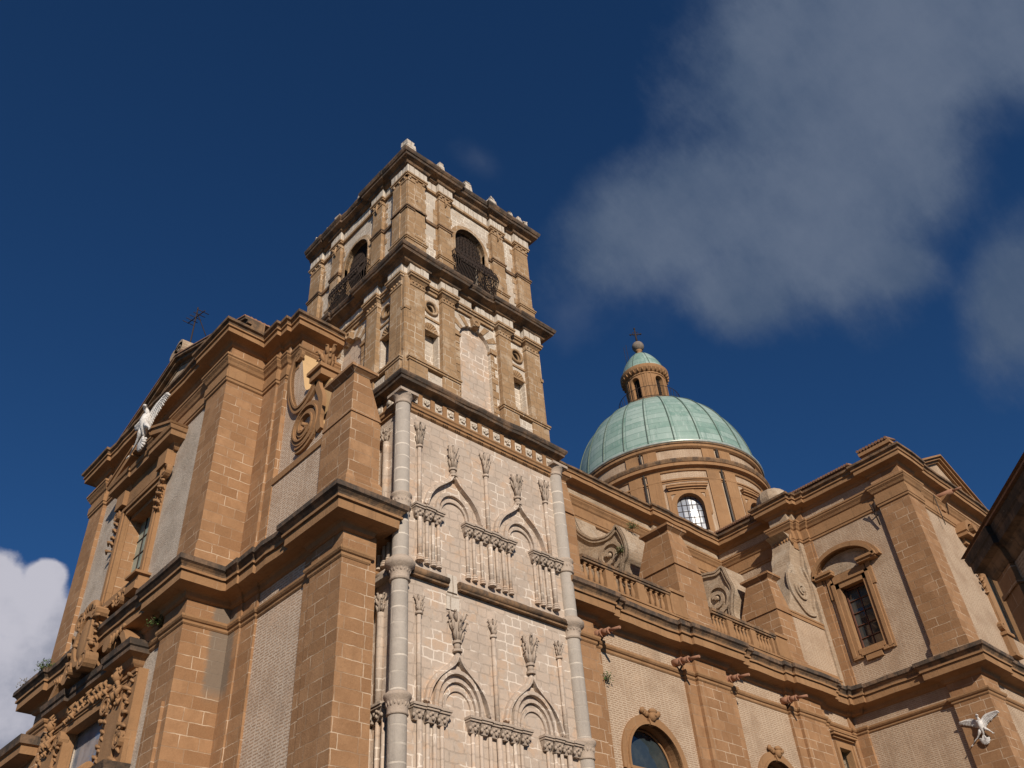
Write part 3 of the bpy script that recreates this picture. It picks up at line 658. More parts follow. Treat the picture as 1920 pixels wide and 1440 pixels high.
    p = MB(fr); p.poly([(c-0.2, 33.98), (c+0.2, 33.98), (c+0.3, 34.5), (c-0.3, 34.5)], -0.4, -0.05); ring(p, c, 34.2, 0.17, 0.06, -0.04, 12); build('keystone', p, M['ashlar_fine'], bw)
    p = MB(fr); a = m0+0.16
    while a < m1-0.2:
        d = random.uniform(0.28, 0.45); e = min(a+d, m1-0.16)
        if not (abs(a-4.6) < 0.2 and fr is FS): p.box(a, e-0.02, -0.4, -0.10+random.uniform(-0.02, 0.02), 35.08, 35.66, j=0.012)
        a += d
    T('entablature_block', p, M['whiteblock'])
    for (q0, q1) in ((pil[0][1]+0.16, pil[1][0]-0.16), (pil[2][1]+0.16, pil[3][0]-0.16)):
        a = q0; p = MB(fr)
        while a < q1-0.1:
            d = random.uniform(0.3, 0.42); p.box(a, min(a+d, q1)-0.02, -0.4, -0.10+random.uniform(-.02, .02), 35.08, 35.66, j=0.012); a += d
        T('entablature_block', p, M['whiteblock'])
    # architrave bits between capitals
    for (q0, q1) in ((pil[0][1]+0.2, pil[1][0]-0.2), (m0+0.2, m1-0.2), (pil[2][1]+0.2, pil[3][0]-0.2)):
        p = MB(fr); p.box(q0, q1, -0.4, -0.06, 34.80, 34.93); p.box(q0, q1, -0.4, 0.0, 34.93, 35.06); p.box(q0, q1, -0.4, -0.14, 34.6, 34.8); T('architrave', p, M['ashlar_fine'])
    # pedestals
    for (q0, q1) in ((pil[0][0]-0.1, pil[1][1]+0.1), (pil[2][0]-0.1, pil[3][1]+0.1)):
        p = MB(fr); p.box(q0, pil[0][1]+0.1 if q0 < 2 else pil[2][1]+0.1, -0.5, 0.10, 27.95, 29.25); p.box(pil[1][0]-0.1 if q0 < 2 else pil[3][0]-0.1, q1, -0.5, 0.10, 27.95, 29.25)
        p.box(q0-0.06, q1+0.06, -0.45, 0.15, 29.25, 29.36); p.box(q0-0.1, q1+0.1, -0.45, 0.20, 29.36, 29.46); T('pedestal', p, M['ashlar_fine'])
PS2 = [(0.36, 1.24), (2.36, 3.18), (6.25, 7.1), (8.24, 9.18)]
PW2 = [(0.30, 1.2), (2.35, 3.25), (6.75, 7.65), (8.8, 9.7)]
mid_face(FS, PS2, TW); mid_face(FW, PW2, TD)
def jog_ring(i, ps, pw, d):
    """ring path that steps out by d over the pilasters"""
    P = [(i-d, TD-0.1)]
    for (a, e) in reversed(pw[1:]):
        P += [(i-d, a-0.12)] if e > 8.5 else [(i, e+0.12), (i-d, e+0.12), (i-d, a-0.12)]
        P += [(i, a-0.12)]
    P += [(i, pw[0][1]+0.12), (i-d, pw[0][1]+0.12), (i-d, i-d), (ps[0][1]+0.12, i-d), (ps[0][1]+0.12, i)]
    for (a, e) in ps[1:3]: P += [(a-0.12, i), (a-0.12, i-d), (e+0.12, i-d), (e+0.12, i)]
    P += [(ps[3][0]-0.12, i), (ps[3][0]-0.12, i-d), (TW-i+d, i-d), (TW-i+d, TD-0.1)]
    return P
b = MB(); b.sweep(jog_ring(0.08, PS2, PW2, 0.14), [(0.02, 35.62), (0.14, 35.68), (0.20, 35.80), (0.34, 35.86), (0.52, 35.92), (0.54, 36.05), (0.60, 36.09), (0.66, 36.20), (0.66, 36.30), (0.05, 36.42)], mats=[0, 0, 0, 0, 1, 0, 1, 1, 1], back=0.5, jit=0.045)
T('cornice', b, [M['trim_dark'], M['crust']])

# --- belfry stage
PS3 = [(0.15, 1.33), (2.36, 3.2), (6.35, 7.25), (8.27, 9.27)]
PW3 = [(0.20, 1.40), (2.45, 3.35), (6.65, 7.5), (8.7, 9.85)]
I3 = 0.12
F3S, F3W = Fr('S', I3), Fr('W', I3)
def belfry_face(fr, pil, L, oc, thick=0.8):
    c, h, sp, rise, sill = oc
    lo = 0.45 if fr is F3S else 1.3
    p = MB(fr); wall_hole(p, lo, L-0.45, 36.3, 43.4, c-h-0.08, c+h+0.08, 37.5, sp, rise+0.08, -thick-0.25, -0.22); T('wall', p, M['white'])
    for k, (u0, u1) in enumerate(pil):
        p = MB(fr); p.box(u0, u1, -0.4, 0.0, 37.9, 42.7); p.box(u0-0.05, u1+0.05, -0.4, 0.05, 37.9, 38.15)
        if k == 0: p.box(u0+0.5, u1-0.02, -0.4, 0.05, 38.2, 42.6)
        T('pilaster', p, M['ashlar_fine'])
        q = MB(fr); q.box(u0-0.06, u1+0.06, -0.4, 0.06, 36.3, 37.72); q.box(u0-0.11, u1+0.11, -0.4, 0.11, 37.72, 37.82); q.box(u0-0.15, u1+0.15, -0.4, 0.15, 37.82, 37.9); T('pedestal', q, M['ashlar_fine'])
        q = MB(fr); q.box(u0-0.03, u1+0.03, -0.4, 0.04, 42.62, 42.74); q.box(u0+0.02, u1-0.02, -0.4, 0.02, 42.74, 42.98)
        for s_ in (u0+0.12, (u0+u1)/2, u1-0.12): q.ball(s_, 0.05, 42.86, 0.09, 0.08, 0.11, 6)
        if k in (1, 2): q.tube([((u0+u1)/2, 0.07, 42.8), ((u0+u1)/2+0.04, 0.09, 42.5), ((u0+u1)/2, 0.05, 42.2)], [0.06, 0.07, 0.03], 6)
        q.box(u0-0.1, u1+0.1, -0.4, 0.10, 42.98, 43.09); q.box(u0-0.14, u1+0.14, -0.4, 0.15, 43.09, 43.2); T('capital', q, M['ashlar_fine'])
        q = MB(fr); q.box(u0-0.07, u1+0.07, -0.4, 0.05, 40.22, 40.34); q.box(u0-0.10, u1+0.10, -0.4, 0.10, 40.34, 40.45); T('impost_string', q, M['trim_dark'])
        q = MB(fr); a = u0-0.12
        while a < u1+0.05:
            d = random.uniform(0.34, 0.5); q.box(a, min(a+d, u1+0.12)-0.015, -0.4, 0.09+random.uniform(-.02, .02), 43.2, 43.88, j=0.012); a += d
        T('entablature_block', q, M['whiteblock'])
    gaps = [(pil[0][1], pil[1][0]), (pil[1][1], pil[2][0]), (pil[2][1], pil[3][0])]
    for (a, e) in gaps:
        q = MB(fr); q.box(a+0.14, e-0.14, -0.4, -0.08, 43.0, 43.18); x = a+0.13
        T('architrave', q, M['ashlar_fine'])
        q = MB(fr)
        while x < e-0.2:
            d = random.uniform(0.32, 0.5); q.box(x, min(x+d, e-0.13)-0.015, -0.4, -0.10+random.uniform(-.02, .02), 43.18, 43.88, j=0.012); x += d
        T('entablature_block', q, M['whiteblock'])
        q = MB(fr)
        if e-a < 2: q.box(a+0.1, e-0.1, -0.4, -0.12, 40.22, 40.42)
        else: q.box(a+0.1, c-h-0.3, -0.4, -0.1, 40.22, 40.42); q.box(c+h+0.3, e-0.1, -0.4, -0.1, 40.22, 40.42)
        T('impost_string', q, M['trim_dark'])
        # toothed ochre quoins beside the pilasters
        for s_, x0 in ((1, a), (-1, e)):
            q = MB(fr)
            for k in range(11):
                z = 38.0 + 0.42*k; d = random.choice((0.10, 0.26)); u0, u1 = sorted((x0 - s_*0.02, x0 + s_*d)); q.box(u0, u1, -0.4, -0.19, z, z+0.40, j=0.006)
            T('quoin', q, M['ashlar_fine'])
    # opening: archivolt, jambs, grille, pot-bellied balcony
    a_ = MB(fr); cv = [(c-h, 37.6), (c-h, sp)] + arc(c, sp, h, rise, PI, 0, 18) + [(c+h, 37.6)]
    a_.strip(cv, 0.30, -0.7, -0.10); a_.strip(cv, 0.10, -0.3, -0.05); op = T('belfry_opening', a_, M['ashlar_fine'])
    v = MB(fr); v.box(c-h-0.3, c+h+0.3, -thick-0.35, -thick-0.3, 37, 42); build('painted_shade', v, M['void'], op)  # black sheet standing in for the unlit room behind the grille
    gr = MB(fr); n = 21
    for k in range(n):
        u = c-h+0.04 + (2*h-0.08)*k/(n-1); top = sp + rise*math.sqrt(max(0, 1-((u-c)/h)**2)) - 0.02
        gr.tube([(u, -0.42, 39.4), (u, -0.42, top)], 0.026, 4, cap=False)
    for z in (39.9, 40.35, 40.8, 41.2):
        hh = h if z < sp else h*math.sqrt(max(0.01, 1-((z-sp)/rise)**2)); gr.tube([(c-hh, -0.42, z), (c+hh, -0.42, z)], 0.022, 4)
    for k in range(9):
        for z in (39.55, 39.85, 40.12, 40.4, 40.65, 40.95):
            if z > 40.6 and k in (0, 8): continue
            u = c-h+0.16+(2*h-0.32)*k/8; gr.tube([(u + 0.10*math.cos(q*PI/4), -0.44, z + 0.17*math.sin(q*PI/4)) for q in range(9)], 0.022, 4, cap=False)
    build('iron_grille', gr, M['iron'], op)
    rl = MB(fr)
    W2 = h + 0.25
    def belly(t): return 0.30 + 0.52*math.sin(PI*min(1, t*1.15))**0.8*(1-0.35*t)
    for k in range(29):
        f = k/28; u = c - W2 + 2*W2*f
        rl.tube([(u, -0.1 + belly(t), 37.0 + 2.0*t - (0.35 if t == 0 else 0)) for t in (0, .12, .25, .4, .55, .7, .85, 1.0)], 0.026, 4, cap=False)
    for t in (0.0, 0.5, 0.82, 1.0):
        o_ = -0.1 + belly(t); z = 37.0 + 2.0*t
        rl.tube([(c-W2, -0.1, z), (c-W2, o_, z), (c+W2, o_, z), (c+W2, -0.1, z)], 0.028, 4)
    for k in range(12):
        u = c - W2 + 2*W2*(k+0.5)/12
        for z, rr in ((38.75, 0.12), (37.75, 0.14), (38.3, 0.12)):
            t = (z-37)/2; rl.tube([(u + rr*math.cos(q*PI/4), -0.08 + belly(t), z + rr*math.sin(q*PI/4)) for q in range(9)], 0.024, 4, cap=False)
    for s_ in (-1, 1):
        for f in (0.25, 0.5, 0.75):
            rl.tube([(c+s_*W2, -0.1 + f*belly(t), 37.0 + 2.0*t) for t in (0, .25, .5, .75, 1)], 0.02, 4, cap=False)
    build('balcony_railing', rl, M['iron'], op)
    sl = MB(fr); sl.box(c-W2, c+W2, -0.3, 0.42, 36.42, 36.6); build('sill', sl, M['trim_dark'], op)
belfry_face(F3S, PS3, TW, (4.65, 1.10, 40.32, 1.22, 37.5)); belfry_face(F3W, PW3, TD, (4.98, 1.15, 40.35, 1.25, 37.5))
b = MB(); b.box(TW-0.9, TW-I3-0.1, 1.4, TD-0.3, 36.3, 43.4); b.box(0.5, TW-0.9, TD-0.9, TD-0.3, 36.3, 43.4); b.box(0.6, TW-0.6, 0.6, TD-0.6, 43.4, 44.5)
for (x0, x1, y0, y1) in ((I3+0.2, 0.6, I3+0.2, 1.0), ): b.box(x0, x1, y0, y1, 36.3, 43.4)
T('wall', b, M['white'])
for (x, y) in ((TW-0.6, 0.3),):
    b = MB(); b.box(TW-0.75, TW-0.14, 0.2, 1.3, 36.3, 43.2); T('corner_strip', b, M['ashlar_fine'])
b = MB(); b.sweep(jog_ring(0.16, PS3, PW3, 0.14), [(0.0, 43.82), (0.10, 43.88), (0.14, 44.02), (0.26, 44.08), (0.40, 44.14), (0.42, 44.28), (0.48, 44.32), (0.54, 44.45), (0.54, 44.58), (0.0, 44.66)], mats=[0, 0, 0, 0, 1, 0, 1, 1, 1], back=0.7, jit=0.05)
T('cornice', b, [M['trim_dark'], M['crust']])
for (fr, us) in ((FS, ((0.05, .62), (2.25, .42), (4.3, .48), (6.3, .5), (7.75, .28), (8.5, .34), (9.0, .3))), (FW, ((2.2, .3), (4.3, .22), (6.7, .5), (7.6, .2), (9.0, .4), (9.7, .25)))):
    for (u, s_) in us:
        p = MB(fr); hgt = 0.45 + s_*0.8
        if fr is FW: hgt *= 0.65
        p.frustum((u-s_*0.55, u+s_*0.55, 0.3-s_, 0.36), (u-s_*0.46, u+s_*0.44, 0.3-s_*0.9, 0.32), 44.55, 44.6+hgt*0.75); p.box(u-s_*0.5, u+s_*0.3, 0.3-s_*0.85, 0.31, 44.6+hgt*0.75, 44.6+hgt, j=0.06)
        T('merlon', p, M['whiteblock'])

# ================================================================== CHURCH
church = thing('church', 'large ochre stone church with pilastered walls, scroll buttresses and deep cornices', 'church', (24, 12, 0))
K = lambda name, mb, m, par=None: build(name, mb, m, par or church)
CX, CY0, CY1, YC = -4.39, 8.90, 25.4, 17.15       # west front
AX = 0.95                                          # aisle wall plane
TX, TY = 34.83, -7.45                              # transept corner
# profiles
MID_ARCH = [(0.02, 18.42), (0.07, 18.48), (0.07, 18.58), (0.14, 18.62), (0.19, 18.70), (0.19, 18.80), (0.02, 18.84)]
MID_CORN = [(0.04, 19.55), (0.14, 19.62), (0.20, 19.78), (0.30, 19.84), (0.80, 19.90), (0.80, 20.30), (0.90, 20.31), (0.90, 20.42), (0.85, 20.44), (0.88, 20.52), (0.97, 20.62), (1.07, 20.68), (1.07, 20.90), (0.05, 21.02)]
MID_M = [0, 0, 0, 0, 0, 1, 0, 1, 1, 1, 2, 2, 2]
TOP_ARCH = [(0.02, 31.42), (0.08, 31.47), (0.08, 31.60), (0.13, 31.64), (0.13, 32.10), (0.06, 32.14), (0.06, 32.38), (0.14, 32.46), (0.20, 32.60), (0.30, 32.74), (0.30, 32.80), (0.36, 32.86), (0.36, 32.98), (0.03, 33.02)]
TOP_CORN = [(0.04, 33.70), (0.12, 33.76), (0.18, 33.90), (0.30, 33.96), (0.66, 34.02), (0.66, 34.32), (0.75, 34.33), (0.75, 34.42), (0.71, 34.44), (0.76, 34.54), (0.88, 34.60), (0.90, 34.74), (0.0, 34.84)]
TOP_M = [0, 0, 0, 0, 0, 0, 0, 1, 1, 1, 1, 2]
FRONT = [(-0.5, 25.4), (CX, 25.4), (CX, 23.4), (CX+0.2, 23.4), (CX+0.2, 10.95), (CX, 10.95), (CX, 8.9), (-2.35, 8.9)]
mid_front = FRONT + [(-2.35, 7.97), (-2.27, 7.97), (-2.27, 6.82), (-2.17, 6.82), (-2.17, 2.65), (-2.35, 2.65), (-2.35, 0.47), (-1.15, 0.47), (-1.15, 1.45), (0.0, 1.45)]
mid_south = [(9.42, 0.6), (11.65, 0.6), (11.65, 0.78), (12.15, 0.78), (12.15, AX), (18.45, AX), (18.45, 0.78), (19.2, 0.78), (19.2, 0.6), (21.85, 0.6), (21.85, 0.78), (22.55, 0.78), (22.55, AX),
             (27.7, AX), (27.7, 0.78), (28.4, 0.78), (28.4, 0.6), (31.0, 0.6), (31.0, 0.78), (31.6, 0.78), (31.6, AX), (34.45, AX), (34.45, 0.82), (TX, 0.82),
             (TX, 0.10), (TX+0.2, 0.10), (TX+0.2, -5.38), (TX, -5.38), (TX, TY), (36.9, TY), (36.9, TY+0.2), (52.1, TY+0.2), (52.1, TY), (54.2, TY), (54.2, 6)]
top_front = FRONT + [(-2.35, 7.6), (-2.12, 7.6), (-2.12, 7.0), (-1.88, 7.0), (-1.88, 6.2), (0.3, 6.2)]
top_south = [(9.2, 7.7), (27.5, 7.7), (27.5, 7.45), (TX+0.2, 7.45), (TX+0.2, 2.2), (34.0, 2.2), (34.0, 0.77), (34.4, 0.77), (34.4, 0.55), (TX, 0.55), (TX, 0.05), (TX+0.2, 0.05), (TX+0.2, -5.38), (TX, -5.38), (TX, TY), (36.9, TY), (36.9, TY+0.2), (52.1, TY+0.2), (52.1, TY), (54.2, TY), (54.2, 6)]
for (pa, pc, ars, cns, mm) in ((mid_front, MID_ARCH, 1, 0, 0),):
    pass
for path in (mid_front, mid_south):
    b = MB(); b.sweep(path, MID_ARCH, jit=0.012); K('architrave', b, M['trim'])
    b = MB(); b.sweep(path, MID_CORN, mats=MID_M, jit=0.028); K('cornice', b, [M['trim'], M['trim_dark'], M['crust']])
for path in (top_front, top_south):
    b = MB(); b.sweep(path, TOP_ARCH, jit=0.012); K('architrave', b, M['trim'])
    b = MB(); b.sweep(path, TOP_CORN, mats=TOP_M, jit=0.026); K('cornice', b, [M['trim'], M['trim_dark'], M['crust']])

# ---- west front walls
FWC = Fr('W', CX)            # pilaster plane of the middle block
# lower middle wall
b = MB(FWC); wall_hole(b, 10.95, 23.4, 0, 22.2, 14.75, 19.55, 13.6, 17.1, 0, -1.6, -0.22); K('wall', b, M['roughcast'])
b = MB(FWC); wall_hole(b, 10.95, 23.4, 22.2, 34.5, 15.05, 19.25, 23.1, 28.75, 0, -1.7, -0.22); K('wall', b, M['roughcast'])
b = MB(FWC); b.box(10.9, 23.45, -0.5, -0.14, 18.84, 19.6); K('frieze', b, M['trim'])
b = MB(FWC); b.box(10.9, 23.45, -0.5, -0.14, 33.0, 33.75); K('frieze', b, M['trim'])
b = MB(); b.box(-2.6, 0.0, 8.96, 25.3, 0, 36.0); b.box(CX+1.75, -2.6, 8.96, 25.3, 0, 34.5); K('wall', b, M['brick_red'])
for (u0, u1) in ((8.9, 10.95), (23.4, 25.4)):
    b = MB(); b.box(CX, -2.2, u0, u1, 0, 18.5); b.box(CX+0.004, -2.2, u0+0.004, u1-0.004, 18.5, 19.7); K('pilaster', b, M['ashlar'])
    b = MB(); b.box(CX, -2.2, u0, u1, 22.2, 31.5); b.box(CX+0.004, -2.2, u0+0.004, u1-0.004, 31.5, 34.0); K('pilaster', b, M['ashlar'])
    b = MB(); b.box(CX-0.10, -2.2, u0-0.10, u1+0.10, 20.95, 22.1); b.box(CX-0.06, -2.2, u0-0.06, u1+0.06, 22.1, 22.25); K('plinth', b, M['ashlar'])
b = MB(FWC); b.box(11.05, 23.3, -0.6, -0.08, 20.95, 22.1); K('plinth', b, M['ashlar'])
# stepped second pilaster layer low right of the middle block
b = MB(); b.box(CX-0.13, -2.5, 9.28, 10.6, 0, 15.3); K('pilaster', b, M['ashlar'])
# ledge at the far left pilaster
b = MB(); b.sweep([(CX, 26.6), (CX, 24.4), (CX+0.3, 24.4)], [(0.05, 16.95), (0.15, 17.0), (0.8, 17.1), (0.8, 17.5), (0.95, 17.55), (1.0, 17.95), (0.0, 18.05)], mats=[0, 0, 0, 0, 1, 1, 1]); K('cornice', b, [M['trim'], M['crust']])
# ---- side bays (right one seen; left one mirrored)
b = MB(); b.box(-2.12, 0.0, 1.6, 8.95, 0, 25.3); b.box(-2.17, -1.6, 2.7, 6.82, 0, 19.6); K('wall', b, M['brick_red'])
b = MB(); b.box(-2.27, -1.6, 6.82, 7.97, 0, 19.7); b.box(-2.35, -1.6, 7.97, 8.9, 0, 19.7); b.box(-2.27, -1.6, 2.63, 3.21, 0, 19.7); K('pilaster', b, M['ashlar'])
b = MB(); b.box(-2.35, -1.5, 7.6, 8.96, 20.95, 34.0); b.box(-2.22, -1.5, 6.95, 7.6, 20.95, 31.4); b.box(-2.12, -1.5, 7.0, 7.6, 31.4, 34.0); b.box(-1.88, 0.2, 6.2, 7.5, 31.3, 34.4); K('pilaster', b, M['ashlar'])
b = MB(); b.box(-2.3, 0.2, 1.65, 8.9, 20.95, 21.9); K('plinth', b, M['ashlar'])
# corner pier beside the tower
b = MB(); b.box(-2.35, -0.80, 0.47, 2.63, 0, 18.5); b.box(-2.345, -0.805, 0.475, 2.62, 18.5, 19.7); K('pier', b, M['ashlar'])
b = MB()
b.box(-2.48, -0.72, 0.34, 2.9, 20.95, 22.0); b.frustum((-2.48, -0.72, 0.34, 2.9), (-2.36, -0.80, 0.46, 2.8), 22.0, 22.2)
b.box(-2.35, -0.82, 0.47, 2.65, 22.2, 25.25); b.box(-2.30, -0.86, 0.52, 2.6, 25.25, 25.38)
b.frustum((-2.35, -0.80, 0.47, 2.68), (-2.25, -1.45, 0.55, 2.3), 25.38, 27.55)
b.frustum((-2.27, -1.4, 0.53, 2.3), (-2.50, -1.15, 0.32, 2.5), 27.55, 27.72); b.box(-2.52, -1.12, 0.30, 2.52, 27.72, 27.86)
K('buttress_pier', b, M['ashlar'])
# coping under the scroll, and brick panel
b = MB(); b.box(-2.24, -1.6, 2.66, 7.0, 25.0, 25.34); b.box(-2.18, -1.6, 2.66, 7.0, 25.34, 25.42); K('coping', b, M['trim'])
b = MB(); b.box(-2.17, -1.5, 2.66, 7.3, 20.95, 25.0); K('wall', b, M['brick_red'])
# scroll wall of the west front
FV = Fr('W', -1.98)
hook_o = curve([(6.15, 32.5), (5.75, 32.3), (6.25, 32.0), (6.45, 31.4), (6.38, 30.6), (6.1, 29.6), (5.6, 28.8), (5.0, 28.75), (4.5, 29.05), (4.12, 29.45)], 5)
stem = curve([(4.12, 29.4), (3.98, 28.8), (3.62, 28.0), (3.62, 27.3), (3.7, 26.8), (3.55, 26.1)], 5)
sv = MB(FV)
outline = [(7.2, 33.0), (6.0, 32.6), (5.75, 31.7), (5.5, 30.6), (5.2, 29.7), (4.7, 29.5), (4.15, 29.7), (4.05, 29.2), (3.7, 28.1), (3.6, 27.0), (3.3, 26.1), (2.7, 25.6), (2.7, 25.36), (7.2, 25.36)]
oc = curve(outline[1:12], 4)
sv.poly([outline[0]] + oc + outline[12:], -1.9, 0.0, 0, side=1)
vol = K('volute', sv, [M['brick_red'], M['plaster']]); vol['label'] = 'curled stone volute on the west front beside the tower'
sc = MB(FV); sc.strip(hook_o, 0.36, -0.05, 0.16); sc.strip(hook_o, 0.12, -0.05, 0.22); sc.strip(stem, -0.34, -0.05, 0.16)
sp = spiral(4.72, 27.2, 1.16, 0.22, -0.35*PI, -2.2, 70)
sc.strip(sp, 0.30, -0.05, 0.15); sc.strip(spiral(4.72, 27.2, 1.2, 0.25, -0.35*PI, -2.2, 70), 0.09, -0.05, 0.22)
sc.tube([(4.72, 0, 27.2), (4.72, 0.3, 27.2)], [0.16, 0.08], 10)
sc.tube([(5.95, 0.0, 32.3), (5.95, 0.2, 32.3)], 0.34, 14, sm=False)
build('scroll_band', sc, M['trim'], vol)
pd = MB(); pd.box(-2.3, -0.6, 3.35, 4.35, 29.35, 29.75); pd.box(-2.42, -0.5, 3.25, 4.45, 29.75, 29.95)
K('scroll_cap', pd, M['trim'])
lf = MB(FV); leafy(lf, 3.75, -0.25, 29.95, 31.4, 0.48); vv = K('carved_finial', lf, M['trim'])
b = MB(Fr('W', -2.0)); b.poly([(2.66, 25.4), (3.6, 25.4), (4.0, 29.3), (3.3, 29.3), (2.66, 26.8)], -1.0, -0.25); K('scroll_shoulder', b, M['plaster'])

# ---- upper window of the west front
uw = MB(FWC)
for s_ in (-1, 1):
    a, e = sorted((YC + s_*1.96, YC + s_*2.55)); uw.box(a, e, -0.29, 0.0, 22.9, 29.2)
    a, e = sorted((YC + s_*2.15, YC + s_*2.45)); uw.box(a, e, -0.3, 0.08, 23.2, 28.9)
    a, e = sorted((YC + s_*2.0, YC + s_*3.0)); uw.box(a, e, -0.3, 0.30, 29.2, 30.1)
    foliage(uw, [(YC+s_*2.7, 26.6), (YC+s_*2.75, 28.5)], 0.36, 0.02)
    uw.strip([(u, w) for u, w in spiral(YC+s_*2.85, 28.9, 0.42, 0.1, PI/2, s_*1.6, 26)], 0.1, -0.1, 0.2)
uw.box(YC-2.55, YC+2.55, -0.35, 0.0, 28.6, 29.2); uw.box(YC-2.4, YC+2.4, -0.3, 0.1, 28.85, 29.05); uw.box(YC-2.3, YC+2.3, -0.3, 0.05, 29.2, 30.2)
win = K('window', uw, M['trim']); win['label'] = 'tall upper window of the west front under a broken pediment'
rv = MB(FWC)
for s_ in (-1, 1):
    a, e = sorted((YC + s_*1.93, YC + s_*2.3)); rv.box(a, e, -1.6, -0.3, 23.22, 28.36)
rv.box(YC-2.2, YC+2.2, -1.6, -0.34, 28.36, 28.7); rv.box(YC-2.2, YC+2.2, -1.6, -0.34, 23.0, 23.22); build('reveal', rv, M['ashlar'], win)
gl = MB(FWC); gl.box(YC-1.95, YC+1.95, -1.02, -0.97, 23.2, 28.4); build('pane', gl, M['glass_green'], win)
gl = MB(FWC)
for u in (-1.2, -0.4, 0.4, 1.2): gl.box(YC+u-0.03, YC+u+0.03, -0.98, -0.92, 23.2, 28.4)
for z in (24.2, 25.2, 26.2, 27.2): gl.box(YC-1.95, YC+1.95, -0.975, -0.93, z-0.025, z+0.025)
build('glazing_bar', gl, M['iron'], win)
hd = MB(); hp = [(CX+0.2, 20.55), (CX-0.1, 20.55), (CX-0.1, 19.2), (CX-0.02, 19.2), (CX-0.02, 15.1), (CX-0.1, 15.1), (CX-0.1, 13.75), (CX+0.2, 13.75)]
hp = [(CX+0.25, 20.3), (CX+0.02, 20.3), (CX+0.02, 19.0), (CX+0.12, 19.0), (CX+0.12, 15.3), (CX+0.02, 15.3), (CX+0.02, 14.0), (CX+0.25, 14.0)]
hd.sweep(hp, [(0.02, 30.1), (0.1, 30.2), (0.2, 30.4), (0.62, 30.5), (0.62, 30.8), (0.7, 30.85), (0.76, 31.05), (0.0, 31.15)]); build('hood', hd, M['trim'], win)
for s_ in (-1, 1):
    p = MB(FWC); pts = [(YC + s_*3.9, 31.1), (YC + s_*1.15, 32.3), (YC + s_*1.15, 31.85), (YC + s_*2.9, 31.1)]
    p.poly(pts, -0.2, 0.72); p.poly([(YC + s_*3.95, 31.2), (YC + s_*1.1, 32.45), (YC+s_*1.1, 32.3), (YC+s_*3.85, 31.08)], -0.2, 0.80)
    p.tube([(YC+s_*1.0, -0.1, 32.2), (YC+s_*1.0, 0.7, 32.2)], 0.26, 10, sm=False)
    build('broken_pediment', p, M['trim'], win)
sl = MB(FWC); sl.box(YC-2.9, YC+2.9, -0.3, 0.32, 22.5, 22.9)
for s_ in (-1, 1):
    a, e = sorted((YC+s_*1.9, YC+s_*3.0)); sl.box(a, e, -0.3, 0.45, 22.1, 22.5); sl.box(a-0.05, e+0.05, -0.3, 0.55, 22.9, 23.02)
    foliage(sl, [(YC+s_*0.2, 22.3), (YC+s_*1.9, 22.35)], 0.36, 0.25)
    sl.strip(spiral(YC+s_*1.2, 22.35, 0.38, 0.08, 0, s_*1.5, 24), 0.1, 0, 0.4)
build('sill', sl, M['trim'], win)

# ---- balcony window of the main portal (low left)
pw = MB(FWC)
for s_ in (-1, 1):
    a, e = sorted((YC + s_*2.25, YC + s_*5.1)); pw.box(a, e, -0.3, 0.22, 13.7, 17.6)
    a, e = sorted((YC + s_*2.9, YC + s_*4.3)); pw.box(a, e, -0.2, 0.34, 13.7, 16.9)
    foliage(pw, [(YC+s_*2.6, 13.9), (YC+s_*2.75, 15.2), (YC+s_*2.6, 16.8)], 0.38, 0.2); foliage(pw, [(YC+s_*4.6, 13.8), (YC+s_*4.75, 15.0), (YC+s_*4.55, 16.2), (YC+s_*4.7, 17.4)], 0.42, 0.18)
    for q in (0, 1): pw.strip(spiral(YC+s_*(2.55+2.2*q), 16.7-2.0*q, 0.4, 0.08, PI/2, s_*1.7, 26), 0.1, 0, 0.42)
    # caryatid head on each jamb
    foliage(pw, [(YC+s_*3.2, 17.0), (YC+s_*4.0, 17.1)], 0.55, 0.3, dense=1.6); pw.ball(YC + s_*3.6, 0.5, 17.6, 0.2, 0.22, 0.27, 9); pw.ball(YC+s_*3.6, 0.72, 17.58, 0.05, 0.07, 0.08, 5); foliage(pw, [(YC+s_*3.35, 17.85), (YC+s_*3.85, 17.85)], 0.28, 0.42, dense=2)
    foliage(pw, [(YC+s_*3.0, 16.55), (YC+s_*4.2, 16.55)], 0.36, 0.32)
pw.box(YC-2.3, YC+2.3, -0.3, 0.2, 16.95, 17.55); pw.box(YC-5.0, YC+5.0, -0.3, 0.26, 17.3, 17.42); pw.box(YC-5.05, YC+5.05, -0.3, 0.33, 17.42, 17.55)
foliage(pw, [(YC-2.4, 17.65), (YC, 17.85), (YC+2.4, 17.65)], 0.42, 0.2)
pwin = K('window', pw, M['trim']); pwin['label'] = 'carved portal window low on the west front with scrolls and heads'
g_ = MB(FWC); g_.box(YC-2.39, YC+2.39, -0.5, -0.45, 13.65, 17.05); build('pane', g_, M['glass_pale'], pwin)
h_ = MB(); HX = CX+0.1
h_.sweep([(CX+0.3, 21.4), (HX-0.2, 21.4), (HX-0.2, 19.9), (HX, 19.9), (HX, 14.4), (HX-0.2, 14.4), (HX-0.2, 12.9), (CX+0.3, 12.9)], [(0.05, 17.9), (0.15, 18.0), (0.28, 18.25), (0.6, 18.35), (0.6, 18.55), (0.68, 18.6), (0.74, 18.85), (0.0, 18.95)], mats=[0, 0, 0, 1, 1, 1, 1]); build('hood', h_, [M['trim'], M['crust']], pwin)
